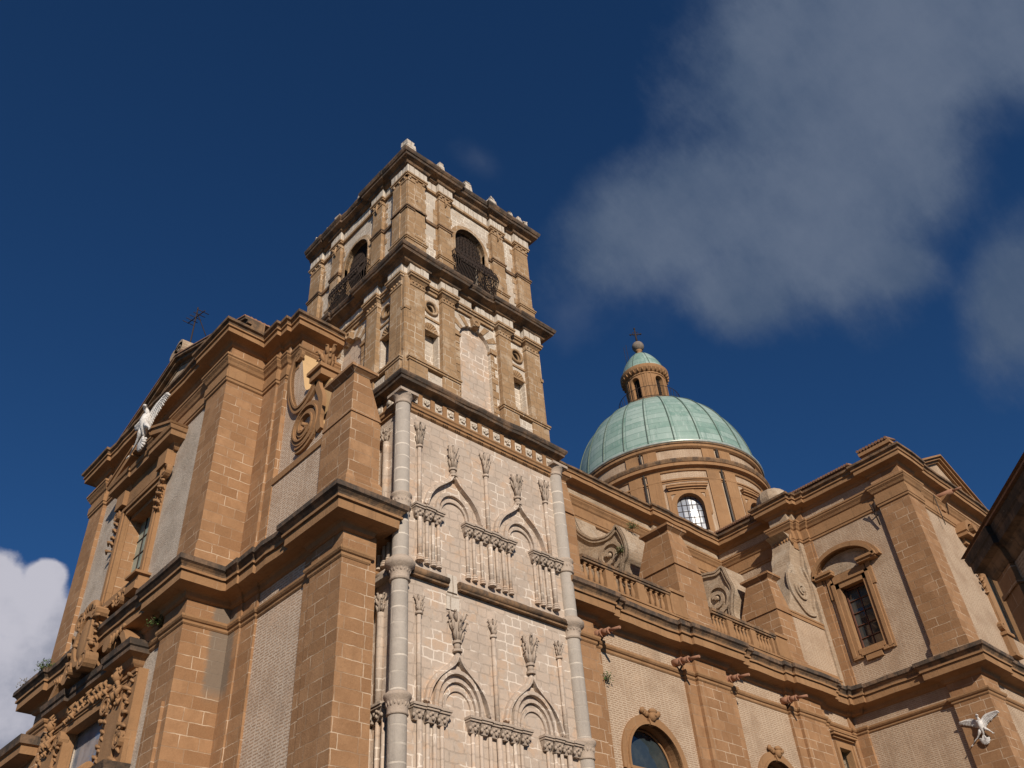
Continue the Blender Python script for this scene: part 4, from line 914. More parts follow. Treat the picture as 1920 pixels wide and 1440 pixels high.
for s_ in (-1, 1):
    q = MB(FWC); cv = curve([(YC + s_*4.3, 19.0), (YC + s_*3.6, 19.75), (YC + s_*2.6, 20.05), (YC + s_*2.0, 19.6), (YC + s_*2.2, 19.2), (YC+s_*2.5, 19.35)], 6)
    q.strip(cv, 0.34*s_, -0.2, 0.75); q.tube([(YC+s_*2.3, -0.1, 19.5), (YC+s_*2.3, 0.85, 19.5)], 0.4, 12, sm=False)
    for k in range(5): q.tube([(YC+s_*(2.5+0.3*k), 0.76, 19.2+0.12*k), (YC+s_*(2.6+0.33*k), 0.8, 19.75+0.02*k)], 0.07, 5)
    build('broken_pediment', q, M['trim'], pwin)
ca = MB(FWC)
ca.ball(YC+0.3, 0.95, 20.6, 0.75, 0.22, 1.15, 12); ca.strip([(YC+0.3+0.95*math.cos(2*PI*k/28)*(1+0.1*math.cos(6*PI*k/28)), 20.6+1.35*math.sin(2*PI*k/28)) for k in range(29)], 0.24, 0.6, 1.15)
for s_ in (-1, 1):
    ca.strip(spiral(YC+0.3+s_*0.8, 19.35, 0.42, 0.08, 0, s_*1.7, 26), 0.12, 0.6, 1.2); ca.strip(spiral(YC+0.3+s_*0.85, 21.7, 0.42, 0.08, PI, -s_*1.7, 26), 0.12, 0.6, 1.2)
    foliage(ca, [(YC+0.3+s_*0.95, 19.5), (YC+0.3+s_*1.1, 20.6), (YC+0.3+s_*0.9, 21.6)], 0.42, 0.9)
for k in range(9):
    a = PI*k/8; ca.ball(YC+0.3+0.62*math.cos(a), 1.0, 22.0+0.3*math.sin(a), 0.17, 0.22, 0.26, 6)
ca.box(YC-0.1, YC+0.7, 0.0, 0.95, 19.2, 21.8); build('cartouche', ca, M['trim'], pwin)
lg = MB(); lg.sweep([(CX+0.3, 21.8), (CX-0.3, 21.8), (CX-0.3, 20.2), (CX-0.1, 20.2), (CX-0.1, 14.4), (CX-0.3, 14.4), (CX-0.3, 12.6), (CX+0.3, 12.6)], [(0.05, 12.9), (0.1, 13.0), (0.3, 13.2), (0.5, 13.25), (0.5, 13.45), (0.6, 13.7), (0.0, 13.78)], mats=[0, 0, 0, 1, 1, 1]); build('ledge', lg, [M['trim'], M['crust']], pwin)
lg = MB(FWC)
foliage(lg, [(YC-2.1, 14.0), (YC+2.1, 14.0)], 0.5, 0.25)
lg.tube([(YC-2, 0.3, 14.35), (YC+2, 0.3, 14.35)], 0.22, 8); build('garland', lg, M['trim'], pwin)

# ---- gable of the west front with roof tiles
gb = MB(FWC); gb.poly([(CY0-0.3, 34.8), (CY1+0.3, 34.8), (YC, 38.4)], -1.0, -0.5); K('gable', gb, M['rubble'])
for s_ in (-1, 1):
    rk = MB(FWC); e = YC + s_*9.1
    for (dz, th, out) in ((0.0, 0.22, 0.0), (0.22, 0.2, 0.25), (0.42, 0.18, 0.42)):
        rk.poly([(e, 34.75+dz), (YC, 38.25+dz), (YC, 38.25+dz+th), (e, 34.75+dz+th)], -1.2, -0.45+out)
    rk.poly([(e, 35.35), (YC, 38.85), (YC, 38.92), (e, 35.42)], -2.0, 0.02, 1); K('raking_cornice', rk, [M['trim_dark'], M['tile']])
rk = MB(FWC); rk.strip(spiral(YC-0.3, 39.15, 0.6, 0.15, 0, 1.6, 30), 0.2, -1.0, 0.0); rk.tube([(YC-0.3, -1.5, 39.35), (YC-0.3, 0.0, 39.35)], [0.55, 0.5], 12); rk.tube([(YC+0.4, -1.3, 39.1), (YC+0.4, 0.0, 39.1)], 0.4, 10); K('gable_scroll', rk, M['rubble'])
at = MB(); at.box(-3.95, 0.2, 9.15, 10.3, 34.8, 36.05); at.box(-4.05, 0.3, 9.05, 10.4, 36.05, 36.2); K('attic', at, M['ashlar'])
tl = MB()
for k in range(15): tl.tube([(-3.6+0.26*k, 8.98, 36.27), (-3.6+0.26*k, 10.6, 36.75)], 0.12, 6)
K('roof_tile', tl, M['tile'])

# ---- aisle wall (south side)
FA = Fr('S', AX)
b = MB(FA)
wall_hole(b, 9.42, 18.5, 0, 22.0, 13.20, 17.05, 13.40, 13.75, 1.85, -0.8, 0.0)
wall_hole(b, 22.5, 27.8, 0, 22.0, 23.45, 27.1, 13.40, 13.75, 1.85, -0.8, 0.0)
wall_hole(b, 31.0, TX+0.2, 0, 22.0, 32.25, 33.75, 12.0, 17.5, 0, -0.8, 0.0)
b.box(18.5, 22.5, -0.8, 0.0, 0, 22.0); b.box(27.8, 31.0, -0.8, 0.0, 0, 22.0); K('wall', b, M['brick'])
for (a, e, f0, f1) in ((9.45, 11.65, 9.45, 12.15), (19.2, 21.85, 18.45, 22.55), (28.4, 31.0, 27.7, 31.6)):
    b = MB(FA); b.box(a, e, -0.2, 0.35, 0, 18.5); b.box(a+0.004, e-0.004, -0.2, 0.345, 18.5, 19.7); b.box(f0, f1, -0.2, 0.17, 0, 18.5); b.box(f0+0.004, f1-0.004, -0.2, 0.165, 18.5, 19.7); K('pilaster', b, M['ashlar_stained'] if 15 < a < 25 else M['ashlar'])
b = MB(FA); b.box(34.45, TX+0.1, -0.2, 0.13, 0, 18.5); b.box(34.454, TX+0.1, -0.2, 0.126, 18.5, 19.7); K('pilaster', b, M['ashlar'])
for (c, hw) in ((15.12, 1.825), (25.27, 1.725)):
    w = MB(FA); cv = [(c-hw, 13.3), (c-hw, 13.75)] + arc(c, 13.75, hw, 1.75, PI, 0, 22) + [(c+hw, 13.75), (c+hw, 13.3)]
    w.strip(cv, 0.46, -0.1, 0.10); w.strip(cv, 0.12, -0.1, 0.17); w.strip(cv, 0.16, -0.6, -0.09)
    wn = K('lunette_window', w, M['trim'])
    v = MB(FA); v.box(c-hw-0.1, c+hw+0.1, -0.62, -0.56, 13.2, 15.6); build('pane', v, M['glass'], wn)
    v = MB(FA); v.tube([(u, -0.5, w_) for u, w_ in [(c-hw*0.95, 13.6)] + arc(c, 13.75, hw*0.95, 1.66, PI, 0, 20) + [(c+hw*0.95, 13.6)]], 0.05, 6); v.box(c-hw, c+hw, -0.56, -0.44, 13.4, 13.5); build('frame', v, M['trim'], wn)
    s_ = MB(FA); s_.box(c-hw-0.3, c+hw+0.3, -0.6, 0.14, 13.2, 13.44); build('sill', s_, M['trim'], wn)
    k_ = MB(FA)   # winged head on the crown of the arch
    k_.ball(c, 0.24, 15.88, 0.24, 0.22, 0.28, 9); k_.ball(c, 0.3, 16.06, 0.27, 0.18, 0.15, 8)
    for q in (-1, 1):
        for e in range(3): k_.ball(c+q*(0.32+0.12*e), 0.16, 15.95+0.06*e, 0.17, 0.12, 0.15, 6)
    k_.ball(c, 0.45, 15.85, 0.05, 0.07, 0.07, 5); k_.poly([(c-0.16, 15.45), (c+0.16, 15.45), (c+0.26, 15.75), (c-0.26, 15.75)], 0, 0.24); build('carved_head', k_, M['trim'], wn)
w = MB(FA)
for s_ in (-1, 1):
    a, e = sorted((33.0+s_*0.65, 33.0+s_*1.0)); w.box(a, e, -0.3, 0.12, 11.5, 17.4); a, e = sorted((33.0+s_*0.85, 33.0+s_*1.02)); w.box(a, e, -0.3, 0.18, 11.5, 17.7)
w.box(32.0, 34.0, -0.3, 0.12, 17.4, 17.75); w.box(31.85, 34.15, -0.3, 0.2, 17.9, 18.02); w.box(31.72, 34.28, -0.3, 0.36, 18.02, 18.16); w.box(31.66, 34.34, -0.3, 0.42, 18.16, 18.24)
wn = K('window', w, M['trim']); wn['label'] = 'small window in the corner between aisle and transept'
v = MB(FA); v.box(32.3, 33.7, -0.6, -0.55, 11.5, 17.45); build('pane', v, M['glass_green'], wn)
v = MB(FA)
for u in (32.68, 33.32): v.box(u-0.02, u+0.02, -0.56, -0.52, 11.5, 17.45)
for z in (15.2, 16.0, 16.8): v.box(32.3, 33.7, -0.555, -0.525, z-0.02, z+0.02)
build('glazing_bar', v, M['iron'], wn)
# waterspouts
for x in (12.0, 17.85, 22.0, 27.4):
    s_ = MB(FA); o0 = 0.0
    s_.tube([(x, o0, 19.10), (x, 0.55, 19.04)], [0.20, 0.19], 12); s_.tube([(x, 0.55, 19.04), (x, 0.98, 19.0)], [0.16, 0.15], 12); s_.tube([(x, 0.98, 19.0), (x, 1.62, 18.92)], [0.09, 0.075], 8)
    for q in (0.5, 0.93): s_.tube([(x, q, 19.09-0.1*q), (x, q+0.06, 19.09-0.1*q)], 0.22 if q < 0.6 else 0.175, 12, sm=False)
    K('waterspout', s_, M['terracotta'])
    s_ = MB(FA); s_.tube([(x+0.1, 0.0, 18.62), (x+0.1, 0.30, 18.75), (x+0.06, 0.5, 18.9)], 0.05, 5); K('spout_bracket', s_, M['iron'])

# ---- parapet: plinth, balustrades, buttress piers
b = MB(FA); b.box(9.5, 34.4, -0.2, 0.45, 20.98, 21.55); b.box(9.5, 34.4, -0.2, 0.5, 21.55, 21.66); K('parapet_plinth', b, M['trim'])
def baluster_run(u0, groups, rail0, rail1):
    r = MB(FA); r.box(rail0, rail1, 0.02, 0.46, 22.72, 22.84); r.box(rail0, rail1, -0.04, 0.52, 22.84, 23.0)
    ba = K('balustrade', r, [M['trim_dark']])
    for k, gx in enumerate(groups):
        if gx[0] == 'p':
            p = MB(FA); p.box(gx[1], gx[2], 0.08, 0.42, 21.66, 22.72); build('post', p, M['trim'], ba)
        else:
            for q in range(gx[3]):
                u = gx[1] + (gx[2]-gx[1])*(q+0.5)/gx[3]; p = MB(FA)
                p.box(u-0.11, u+0.11, 0.14, 0.36, 21.66, 21.74)
                p.lathe(u, 0.25, [(0.07, 21.74), (0.10, 21.82), (0.13, 21.98), (0.11, 22.15), (0.065, 22.34), (0.06, 22.45), (0.10, 22.50), (0.07, 22.56), (0.10, 22.63)], 9)
                p.box(u-0.11, u+0.11, 0.14, 0.36, 22.63, 22.72)
                build('baluster', p, M['trim'], ba)
baluster_run(0, [('b', 11.45, 13.0, 4), ('p', 13.0, 13.6), ('b', 13.62, 15.35, 4), ('p', 15.35, 15.95), ('b', 15.97, 17.7, 4), ('p', 17.7, 17.95)], 11.3, 18.05)
baluster_run(0, [('b', 21.75, 23.0, 4), ('p', 23.0, 23.5), ('b', 23.52, 25.2, 5), ('p', 25.2, 25.7), ('b', 25.72, 27.3, 5), ('p', 27.3, 27.5)], 21.6, 27.75)
for (a, e) in ((18.0, 19.2), (27.7, 28.95)):
    p = MB(FA); p.box(a, e, -0.05, 0.46, 21.66, 22.95); p.box(a-0.06, e, -0.1, 0.54, 22.95, 23.12); p.box(a-0.05, e, -0.1, 0.52, 21.66, 21.85); K('pedestal', p, M['trim'])
def buttress(x0, x1, step, x1b, top, dp, wide=0):
    p = MB(FA); F_ = 0.36
    p.box(x0-0.1, x1+0.1, -dp, F_+0.09, 21.0, 21.95); p.frustum((x0-0.1, x1+0.1, -dp, F_+0.09), (x0, x1, -dp, F_), 21.95, 22.1)
    p.box(x0, x1, -dp, F_, 22.1, step-0.12); p.box(x0+0.06, x1-0.06, -dp, F_-0.06, step-0.12, step)
    p.frustum((x0-0.02, x1+0.02, -dp, F_+0.02), (x0+0.06, x1b, -dp+0.9, F_-0.1), step, top-0.32)
    p.frustum((x0+0.06, x1b, -dp+0.85, F_-0.1), (x0-0.18, x1b+0.22, -dp+0.7, F_+0.12), top-0.32, top-0.14); p.box(x0-0.2, x1b+0.24, -dp+0.68, F_+0.14, top-0.14, top)
    K('buttress_pier', p, M['ashlar'])
buttress(9.6, 11.25, 25.2, 11.0, 27.5, 2.3); buttress(19.15, 21.55, 25.05, 20.45, 27.5, 2.3); buttress(28.95, 30.6, 25.05, 30.0, 27.5, 2.3)
b = MB(FA); b.box(30.5, 34.5, -0.2, 0.28, 21.66, 25.05); K('wall', b, M['brick'])
b = MB(FA); b.box(30.3, 34.6, -0.3, 0.34, 25.05, 25.30); b.box(30.3, 34.6, -0.3, 0.38, 25.30, 25.42); b.box(30.2, 34.5, -0.3, 0.32, 21.66, 21.95); K('coping', b, M['trim'])
# ---- clerestory, scroll buttresses
b = MB(); b.box(9.3, 36.0, 7.75, 26.5, 0, 34.4); b.box(0.4, 9.3, 10.1, 26.5, 0, 34.4); K('wall', b, M['brick'])
b = MB(); b.box(9.35, 36.0, 7.72, 8.5, 33.0, 33.75); b.box(27.5, 34.9, 7.47, 8.2, 20, 33.8); K('wall', b, M['rubble'])
b = MB(); b.box(9.45, 34.9, 1.7, 8.0, 0, 21.3); K('aisle_roof', b, M['tile'])
def scroll_buttress(x0, x1, pts, spc, label=None, cap=True):
    F_ = Fr('W', x0); t = x1-x0
    o_ = curve(pts, 6)
    p = MB(F_); p.poly([(8.0, pts[0][1])] + o_ + [(2.4, 21.3), (8.0, 21.3)], -t, 0.0, 0, side=1)
    v = K('volute', p, [M['rubble'], M['rubble']])
    if label: v['label'] = label
    s_ = MB(F_); s_.strip(o_, 0.30, -0.02, 0.14); s_.strip([(u, w) for u, w in o_], 0.12, -0.02, 0.2)
    s_.strip(spiral(spc[0], spc[1], spc[2], 0.12, spc[3], spc[4], 50), 0.22, -0.05, 0.14); s_.tube([(spc[0], 0, spc[1]), (spc[0], 0.22, spc[1])], [0.2, 0.12], 10)
    build('scroll_band', s_, M['rubble'], v)
scroll_buttress(19.4, 21.3, [(7.7, 31.8), (7.5, 31.0), (7.25, 30.3), (6.72, 29.67), (6.12, 29.2), (5.26, 28.95), (4.7, 29.05), (4.32, 29.28), (4.0, 28.67), (3.78, 27.74), (3.85, 27.0), (4.2, 26.5), (4.3, 25.6), (3.2, 24.5), (2.8, 23.0)], (5.2, 27.6, 0.95, -0.3*PI, -1.8), 'mossy scroll buttress above the first balustrade')
scroll_buttress(28.65, 30.6, [(7.6, 30.8), (6.9, 29.8), (6.0, 29.3), (5.21, 29.15), (4.54, 29.02), (4.0, 28.9), (3.4, 29.0), (3.15, 28.1), (2.95, 27.3), (3.2, 26.5), (3.4, 25.6), (2.9, 24.5), (2.6, 23.0)], (4.35, 27.1, 0.95, -0.3*PI, -1.8), 'shorter scroll buttress nearer the transept')
# third scroll: leans on the transept, seen from its flat south side
F3 = Fr('S', 0.78)
o3 = curve([(32.9, 31.9), (33.5, 31.6), (33.3, 30.8), (32.9, 30.1), (32.7, 29.4), (32.3, 29.0), (31.9, 28.3), (31.6, 27.2), (31.2, 26.2), (30.4, 25.5)], 6)
p = MB(F3); p.poly([(35.0, 31.95)] + o3 + [(30.2, 25.2), (35.0, 25.2)], -1.45, 0.0, 0, side=1); v3 = K('volute', p, [M['rubble'], M['rubble']]); v3['label'] = 'flat scroll wall leaning against the transept'
s_ = MB(F3)
s_.strip(curve([(34.15, 31.9), (34.5, 31.0), (34.15, 30.1), (34.0, 29.3), (34.3, 28.5), (34.3, 27.6), (33.95, 26.7), (33.9, 26.15), (33.0, 26.0), (32.3, 26.5), (31.8, 27.2), (31.95, 28.25), (32.6, 28.9)], 5), 0.24, -0.02, 0.13)
s_.strip(spiral(33.05, 27.5, 0.8, 0.14, 0.9*PI, 1.7, 44), 0.2, -0.02, 0.12); s_.tube([(33.05, 0, 27.5), (33.05, 0.2, 27.5)], 0.16, 10); build('scroll_band', s_, M['rubble'], v3)
p = MB(); 
for k in range(7): p.tube([(33.75, 0.72+0.22*k, 31.9), (33.5, 0.72+0.22*k, 31.5), (33.72, 0.72+0.22*k, 31.15)], 0.10, 6)
p.box(33.85, 35.0, 0.72, 2.2, 30.9, 31.6); p.box(33.75, 35.0, 0.7, 2.25, 31.6, 31.95); K('fluted_console', p, M['trim'])
p = MB(); p.box(34.0, 35.0, 0.77, 2.2, 31.9, 34.0); p.box(34.4, 35, 0.55, 0.78, 21, 34.0); K('pier', p, M['rubble'])
p = MB(); p.lathe(34.2, 1.5, [(1.15, 34.7), (1.22, 35.0), (1.12, 35.45), (0.85, 35.75), (0.4, 35.9), (0.0, 35.92)], 11, sm=False); K('rubble_cap', p, M['rubble'])

# ---- transept
FT = Fr('W', TX+0.2); FTS = Fr('S', TY+0.2)
WY, W0, W1 = -1.85, 23.25, 27.45
b = MB(FT); b.box(-7.3, 7.6, -0.9, 0.0, 0, 20.9); wall_hole(b, -7.3, 7.6, 20.9, 34.4, WY-0.97, WY+0.97, W0-0.1, W1+0.12, 0, -0.9, 0.0); K('wall', b, M['brick'])
b = MB(FTS); wall_hole(b, TX+1.1, 54.2, 0, 34.4, 43.0, 46.0, 23.9, 29.65, 0, -0.9, 0.0); K('wall', b, M['brick'])
b = MB(); b.box(53.3, 54.1, -6.3, 12, 0, 34.3); b.box(36.0, 53.2, -6.0, 30, 0, 34.2); K('wall', b, M['brick'])
for (z0, z1, nm) in ((0, 18.5, 'pilaster'), (21.9, 31.5, 'pilaster')):
    for (p0, p1, fr, lim) in (((TX, TX+2.07), (TY, TY+2.07), None, 0), ((52.1, 54.2), (TY, TY+0.8), None, 0)):
        b = MB(); b.box(p0[0], p0[1], p1[0], p1[1], z0, z1); b.box(p0[0]+0.004, p0[1]-0.004, p1[0]+0.004, p1[1]-0.004, z1, z1+(1.2 if z0 == 0 else 2.5)); K(nm, b, M['ashlar'])
b = MB(); b.box(TX-0.08, TX+2.15, TY-0.08, TY+2.15, 20.95, 21.95); b.box(TX-0.04, TX+2.1, TY-0.04, TY+2.1, 21.95, 22.05); K('plinth', b, M['ashlar'])
b = MB(); b.box(TX, TX+0.5, 0.10, 0.85, 0, 18.5); b.box(TX, TX+0.5, 0.06, 0.55, 20.95, 31.5); b.box(TX+0.1, TX+0.5, -0.12, 0.9, 20.95, 31.4); b.box(TX-0.05, TX+0.5, 0.0, 0.6, 20.95, 21.9); b.box(TX+0.004, TX+0.5, 0.064, 0.546, 31.5, 34); K('pilaster', b, M['ashlar'])
tw = MB(FT)
for s_ in (-1, 1):
    a, e = sorted((WY+s_*0.85, WY+s_*1.2)); tw.box(a, e, -0.3, 0.14, 22.9, 27.8); a, e = sorted((WY+s_*1.12, WY+s_*1.36)); tw.box(a, e, -0.3, 0.24, 22.8, 27.95)
    a, e = sorted((WY+s_*1.3, WY+s_*1.62)); tw.box(a, e, -0.3, 0.16, 26.9, 28.4); a, e = sorted((WY+s_*1.36, WY+s_*1.5)); tw.box(a, e, -0.3, 0.1, 22.7, 26.9)
tw.box(WY-1.2, WY+1.2, -0.3, 0.14, 27.45, 27.8); tw.box(WY-1.36, WY+1.36, -0.3, 0.24, 27.8, 27.95); tw.box(WY-1.2, WY+1.2, -0.3, 0.1, 27.95, 28.4)
win = K('window', tw, M['trim']); win['label'] = 'dark transept window under a curved pediment'
v = MB(FT); v.box(WY-0.9, WY+0.9, -0.62, -0.55, W0, W1+0.05); build('pane', v, M['glass'], win)
v = MB(FT); v.box(WY-0.025, WY+0.025, -0.55, -0.48, W0, W1)
for k in range(1, 5): z = W0+(W1-W0)*k/5; v.box(WY-0.85, WY+0.85, -0.545, -0.46, z-0.02, z+0.02)
for s_ in (-1, 1): a, e = sorted((WY+s_*0.85, WY+s_*0.76)); v.box(a, e, -0.56, -0.42, W0, W1)
v.box(WY-0.85, WY+0.85, -0.555, -0.42, W0, W0+0.1); v.box(WY-0.85, WY+0.85, -0.556, -0.42, W1-0.1, W1); build('frame', v, M['wood'], win)
p = MB(FT); cv = arc(WY, 28.35, 2.15, 1.45, PI*0.98, 0.02*PI, 20)
p.strip(cv, 0.22, -0.2, 0.62); p.strip(cv, 0.42, -0.2, 0.40)
for s_ in (-1, 1):
    a, e = sorted((WY+s_*2.25, WY+s_*0.95)); p.box(a, e, -0.2, 0.5, 28.4, 28.55); p.box(a-0.02, e+0.02, -0.2, 0.62, 28.55, 28.72)
build('curved_pediment', p, M['trim'], win)
p = MB(FT); p.poly([(WY-1.0, 28.45)] + [(WY+1.0, 28.45)] + arc(WY, 28.45, 1.9, 1.1, 0.1, PI-0.1, 14), -0.2, 0.04); build('tympanum', p, M['rubble'], win)
p = MB(FT); p.box(WY-0.9, WY+0.9, -0.5, 0.18, W0-0.28, W0); p.box(WY-0.55, WY+0.55, -0.2, 0.2, 22.45, 22.8); p.box(WY-1.36, WY-0.7, -0.2, 0.22, 22.7, 22.9); p.box(WY+0.7, WY+1.36, -0.2, 0.22, 22.7, 22.9); p.box(WY-0.75, WY+0.75, -0.2, 0.26, 22.8, 22.94); build('sill', p, M['trim'], win)
# south window of the transept
p = MB(FTS); SX = 44.5
for s_ in (-1, 1):
    a, e = sorted((SX+s_*1.3, SX+s_*2.2)); p.box(a, e, -0.3, 0.16, 23.6, 30.0); a, e = sorted((SX+s_*1.8, SX+s_*2.75)); p.box(a, e, -0.3, 0.3, 22.3, 23.6); p.box(a-0.1, e+0.1, -0.3, 0.42, 23.6, 23.8); p.box(a-0.1, e+0.1, -0.3, 0.4, 22.2, 22.4)
    p.strip(spiral(SX+s_*2.45, 29.3, 0.5, 0.1, 0, s_*1.6, 26), 0.14, -0.1, 0.32); p.strip(spiral(SX+s_*2.5, 24.3, 0.4, 0.1, PI, -s_*1.6, 26), 0.14, -0.1, 0.3)
    foliage(p, [(SX+s_*2.45, 26.5), (SX+s_*2.5, 28.7)], 0.42, 0.05)
p.box(SX-2.2, SX+2.2, -0.3, 0.16, 29.5, 30.2); p.box(SX-2.6, SX+2.6, -0.3, 0.25, 30.2, 30.6)
sw = K('window', p, M['trim']); sw['label'] = 'scrolled south window of the transept half hidden by the house eave'
v = MB(FTS); v.box(43.1, 45.9, -0.62, -0.55, 24, 29.6); build('pane', v, M['glass'], sw)
p = MB(FTS); p.box(SX-3.0, SX+3.0, -0.2, 0.7, 30.6, 30.85)
for s_ in (-1, 1):
    p.strip(curve([(SX+s_*3.1, 30.9), (SX+s_*2.6, 31.7), (SX+s_*1.7, 32.0), (SX+s_*1.2, 31.5), (SX+s_*1.6, 31.2)], 6), 0.3*s_, -0.2, 0.75); p.tube([(SX+s_*1.5, -0.1, 31.5), (SX+s_*1.5, 0.85, 31.5)], 0.36, 12, sm=False)
build('scrolled_pediment', p, M['trim'], sw)
# transept gable, roof edge, attic block, spout
p = MB(FTS); p.poly([(38.4, 34.8), (50.6, 34.8), (44.5, 38.3)], -1.0, -0.3); K('gable', p, M['brick'])
for s_ in (-1, 1):
    p = MB(FTS); e = SX+s_*6.6
    for (dz, th, out) in ((0, 0.2, -0.1), (0.2, 0.2, 0.12), (0.4, 0.14, 0.3)): p.poly([(e, 34.7+dz), (SX, 38.1+dz), (SX, 38.1+dz+th), (e, 34.7+dz+th)], -1.2, out)
    K('raking_cornice', p, M['trim'])
p = MB(); p.box(36.2, 38.5, -7.1, -4.9, 34.8, 36.3); p.box(36.05, 38.6, -7.2, -4.8, 36.3, 36.5); p.box(36.1, 38.55, -7.15, -4.75, 36.5, 36.62); K('attic', p, M['trim'])
p = MB()
for k in range(10): p.tube([(36.0, -7.0+0.24*k, 36.72), (37.6, -7.0+0.24*k, 37.2)], 0.11, 6)
for k in range(58): p.tube([(34.05, -4.6+0.205*k, 34.98), (36.0, -4.6+0.205*k, 35.55)], 0.095, 6)
K('roof_tile', p, M['tile'])
p = MB(); p.box(34.3, 36.1, -5.0, 7.6, 34.75, 34.92); K('roof', p, M['tile'])
p = MB(FTS); p.tube([(40.4, -0.3, 33.35), (40.4, 1.2, 33.3)], [0.2, 0.18], 10); p.tube([(40.4, 1.2, 33.3), (40.4, 1.8, 33.28)], 0.08, 8); K('waterspout', p, M['terracotta'])
p = MB(FTS); p.poly([(40.1, 32.2), (40.7, 32.2), (40.7, 33.1), (40.1, 33.1)], -0.1, 0.2); p.frustum((40.1, 40.7, -0.1, 0.2), (40.1, 40.7, -0.1, 0.9), 32.7, 33.1); K('spout_bracket', p, M['trim'])
p = MB(FT); p.tube([(-5.0, 0.15, 30.3), (-5.0, 0.3, 31.2), (-4.95, 0.5, 31.8)], 0.05, 5); p.tube([(-5.0, 0.3, 31.2), (-5.3, 0.5, 31.75)], 0.045, 5); p.tube([(-5.0, 0.0, 31.1), (-5.0, 0.3, 31.2)], 0.05, 5); K('iron_bracket', p, M['iron'])
p = MB(FTS); p.tube([(39.0, 0.35, 32.9), (39.05, 0.3, 30.6)], 0.03, 5); K('downpipe', p, M['pipe'])
b = MB(); b.box(-2.0, 0.0, 8.2, 26, 34.2, 34.75); b.box(0.0, 34.0, 10.1, 26, 34.2, 34.75); b.box(9.4, 34.0, 8.0, 10.1, 34.2, 34.75); b.box(34.4, 54, -6.6, 40, 34.2, 34.72); K('roof', b, M['tile'])

# ================================================================== DOME
DX, DY = 44.5, 17.15
dome = thing('dome', 'big green copper dome on a round stone drum, topped by a small lantern', 'dome', (DX, DY, 34.7))
D = lambda name, mb, m, par=None: build(name, mb, m, par or dome)
RD = 8.75
def dfr(deg, r=RD): return Fr('R', DX, DY, r, R(deg))
b = MB(); b.box(DX-9.3, DX+9.3, DY-9.3, DY+9.3, 34.0, 36.2); D('base', b, M['brick'])
NW = 8; A0 = -135.0; ST = 360/NW
for k in range(NW):
    a = A0 + ST*k
    vis = -200 < (a if a < 60 else a-360) < -40
    F_ = dfr(a)
    hu = RD*R(ST/2)
    # wall bay with arched window
    p = MB(F_)
    segs = 12
    h, sp, rise, sill = 1.15, 41.05, 1.22, 37.3; hh_ = 1.23
    for s_ in (-1, 1):
        for q in range(5):
            u0 = s_*(hh_ + (hu-hh_)*q/5); u1 = s_*(hh_ + (hu-hh_)*(q+1)/5); u0, u1 = sorted((u0, u1)); p.box(u0, u1, -0.7, 0, 35.8, 47.3)
    ar = arc(0, sp, h, rise, PI, 0, segs)
    aw = arc(0, sp, hh_, rise+0.08, PI, 0, segs)
    for q in range(segs):
        (ua, wa), (ub, wb) = aw[q], aw[q+1]; p.poly([(ua, wa), (ub, wb), (ub, 47.3), (ua, 47.3)], -0.7, 0)
    p.box(-hh_, hh_, -0.7, 0, 35.8, sill-0.1); D('drum_wall', p, M['brick'])
    f = MB(F_); cv = [(-h, sill), (-h, sp)] + ar + [(h, sp), (h, sill)]
    f.strip(cv, 0.42, -0.2, 0.10); f.strip(cv, 0.08, -0.65, 0.12)
    for s_ in (-1, 1): u0, u1 = sorted((s_*1.45, s_*1.78)); f.box(u0, u1, -0.1, 0.07, 40.4, 42.6); f.ball(s_*1.62, 0.05, 40.4, 0.16, 0.1, 0.3, 6)
    f.box(-1.45, 1.45, -0.1, 0.08, 42.3, 42.6, du=0.4)
    f.box(-1.6, 1.6, -0.1, 0.22, 42.66, 42.82, du=0.4); f.box(-1.7, 1.7, -0.1, 0.38, 42.82, 43.0, du=0.4); f.box(-1.76, 1.76, -0.1, 0.44, 43.0, 43.1, du=0.4)
    w = D('drum_window', f, M['trim'])
    g_ = MB(F_); g_.box(-h, h, -0.5, -0.46, sill, sp+rise, du=0.5); build('pane', g_, M['glass_pale'], w)
    g_ = MB(F_)
    for q in (-0.69, -0.23, 0.23, 0.69): g_.box(q-0.025, q+0.025, -0.47, -0.42, sill, sp+rise*math.sqrt(1-(q/h)**2))
    for q in range(8):
        z = sill+0.5+0.6*q; hh = h if z < sp else h*math.sqrt(max(0.02, 1-((z-sp)/rise)**2)); g_.box(-hh, hh, -0.465, -0.425, z-0.02, z+0.02, du=0.5)
    build('glazing_bar', g_, M['iron'], w)
    # pilaster pair with drainpipe
    FP = dfr(a + ST/2)
    p = MB(FP)
    for s_ in (-1, 1):
        u0, u1 = sorted((s_*0.25, s_*1.42)); p.box(u0, u1, -0.1, 0.14, 35.8, 44.6, du=0.4); p.box(u0, u1, -0.1, 0.12, 45.7, 47.0, du=0.4)
    D('pilaster', p, M['trim'])
    p = MB(FP); p.tube([(0, 0.16, 35.9), (0, 0.16, 44.7)], 0.085, 7); p.tube([(0, 0.16, 45.7), (0, 0.2, 46.9)], 0.085, 7); D('drainpipe', p, M['pipe'])
b = MB(); b.lathe(DX, DY, [(RD-0.1, 43.45), (RD+0.06, 43.5), (RD+0.06, 43.62), (RD+0.16, 43.66), (RD+0.16, 43.80), (RD-0.1, 43.84)], 72, sm=False); D('string_course', b, M['trim'])
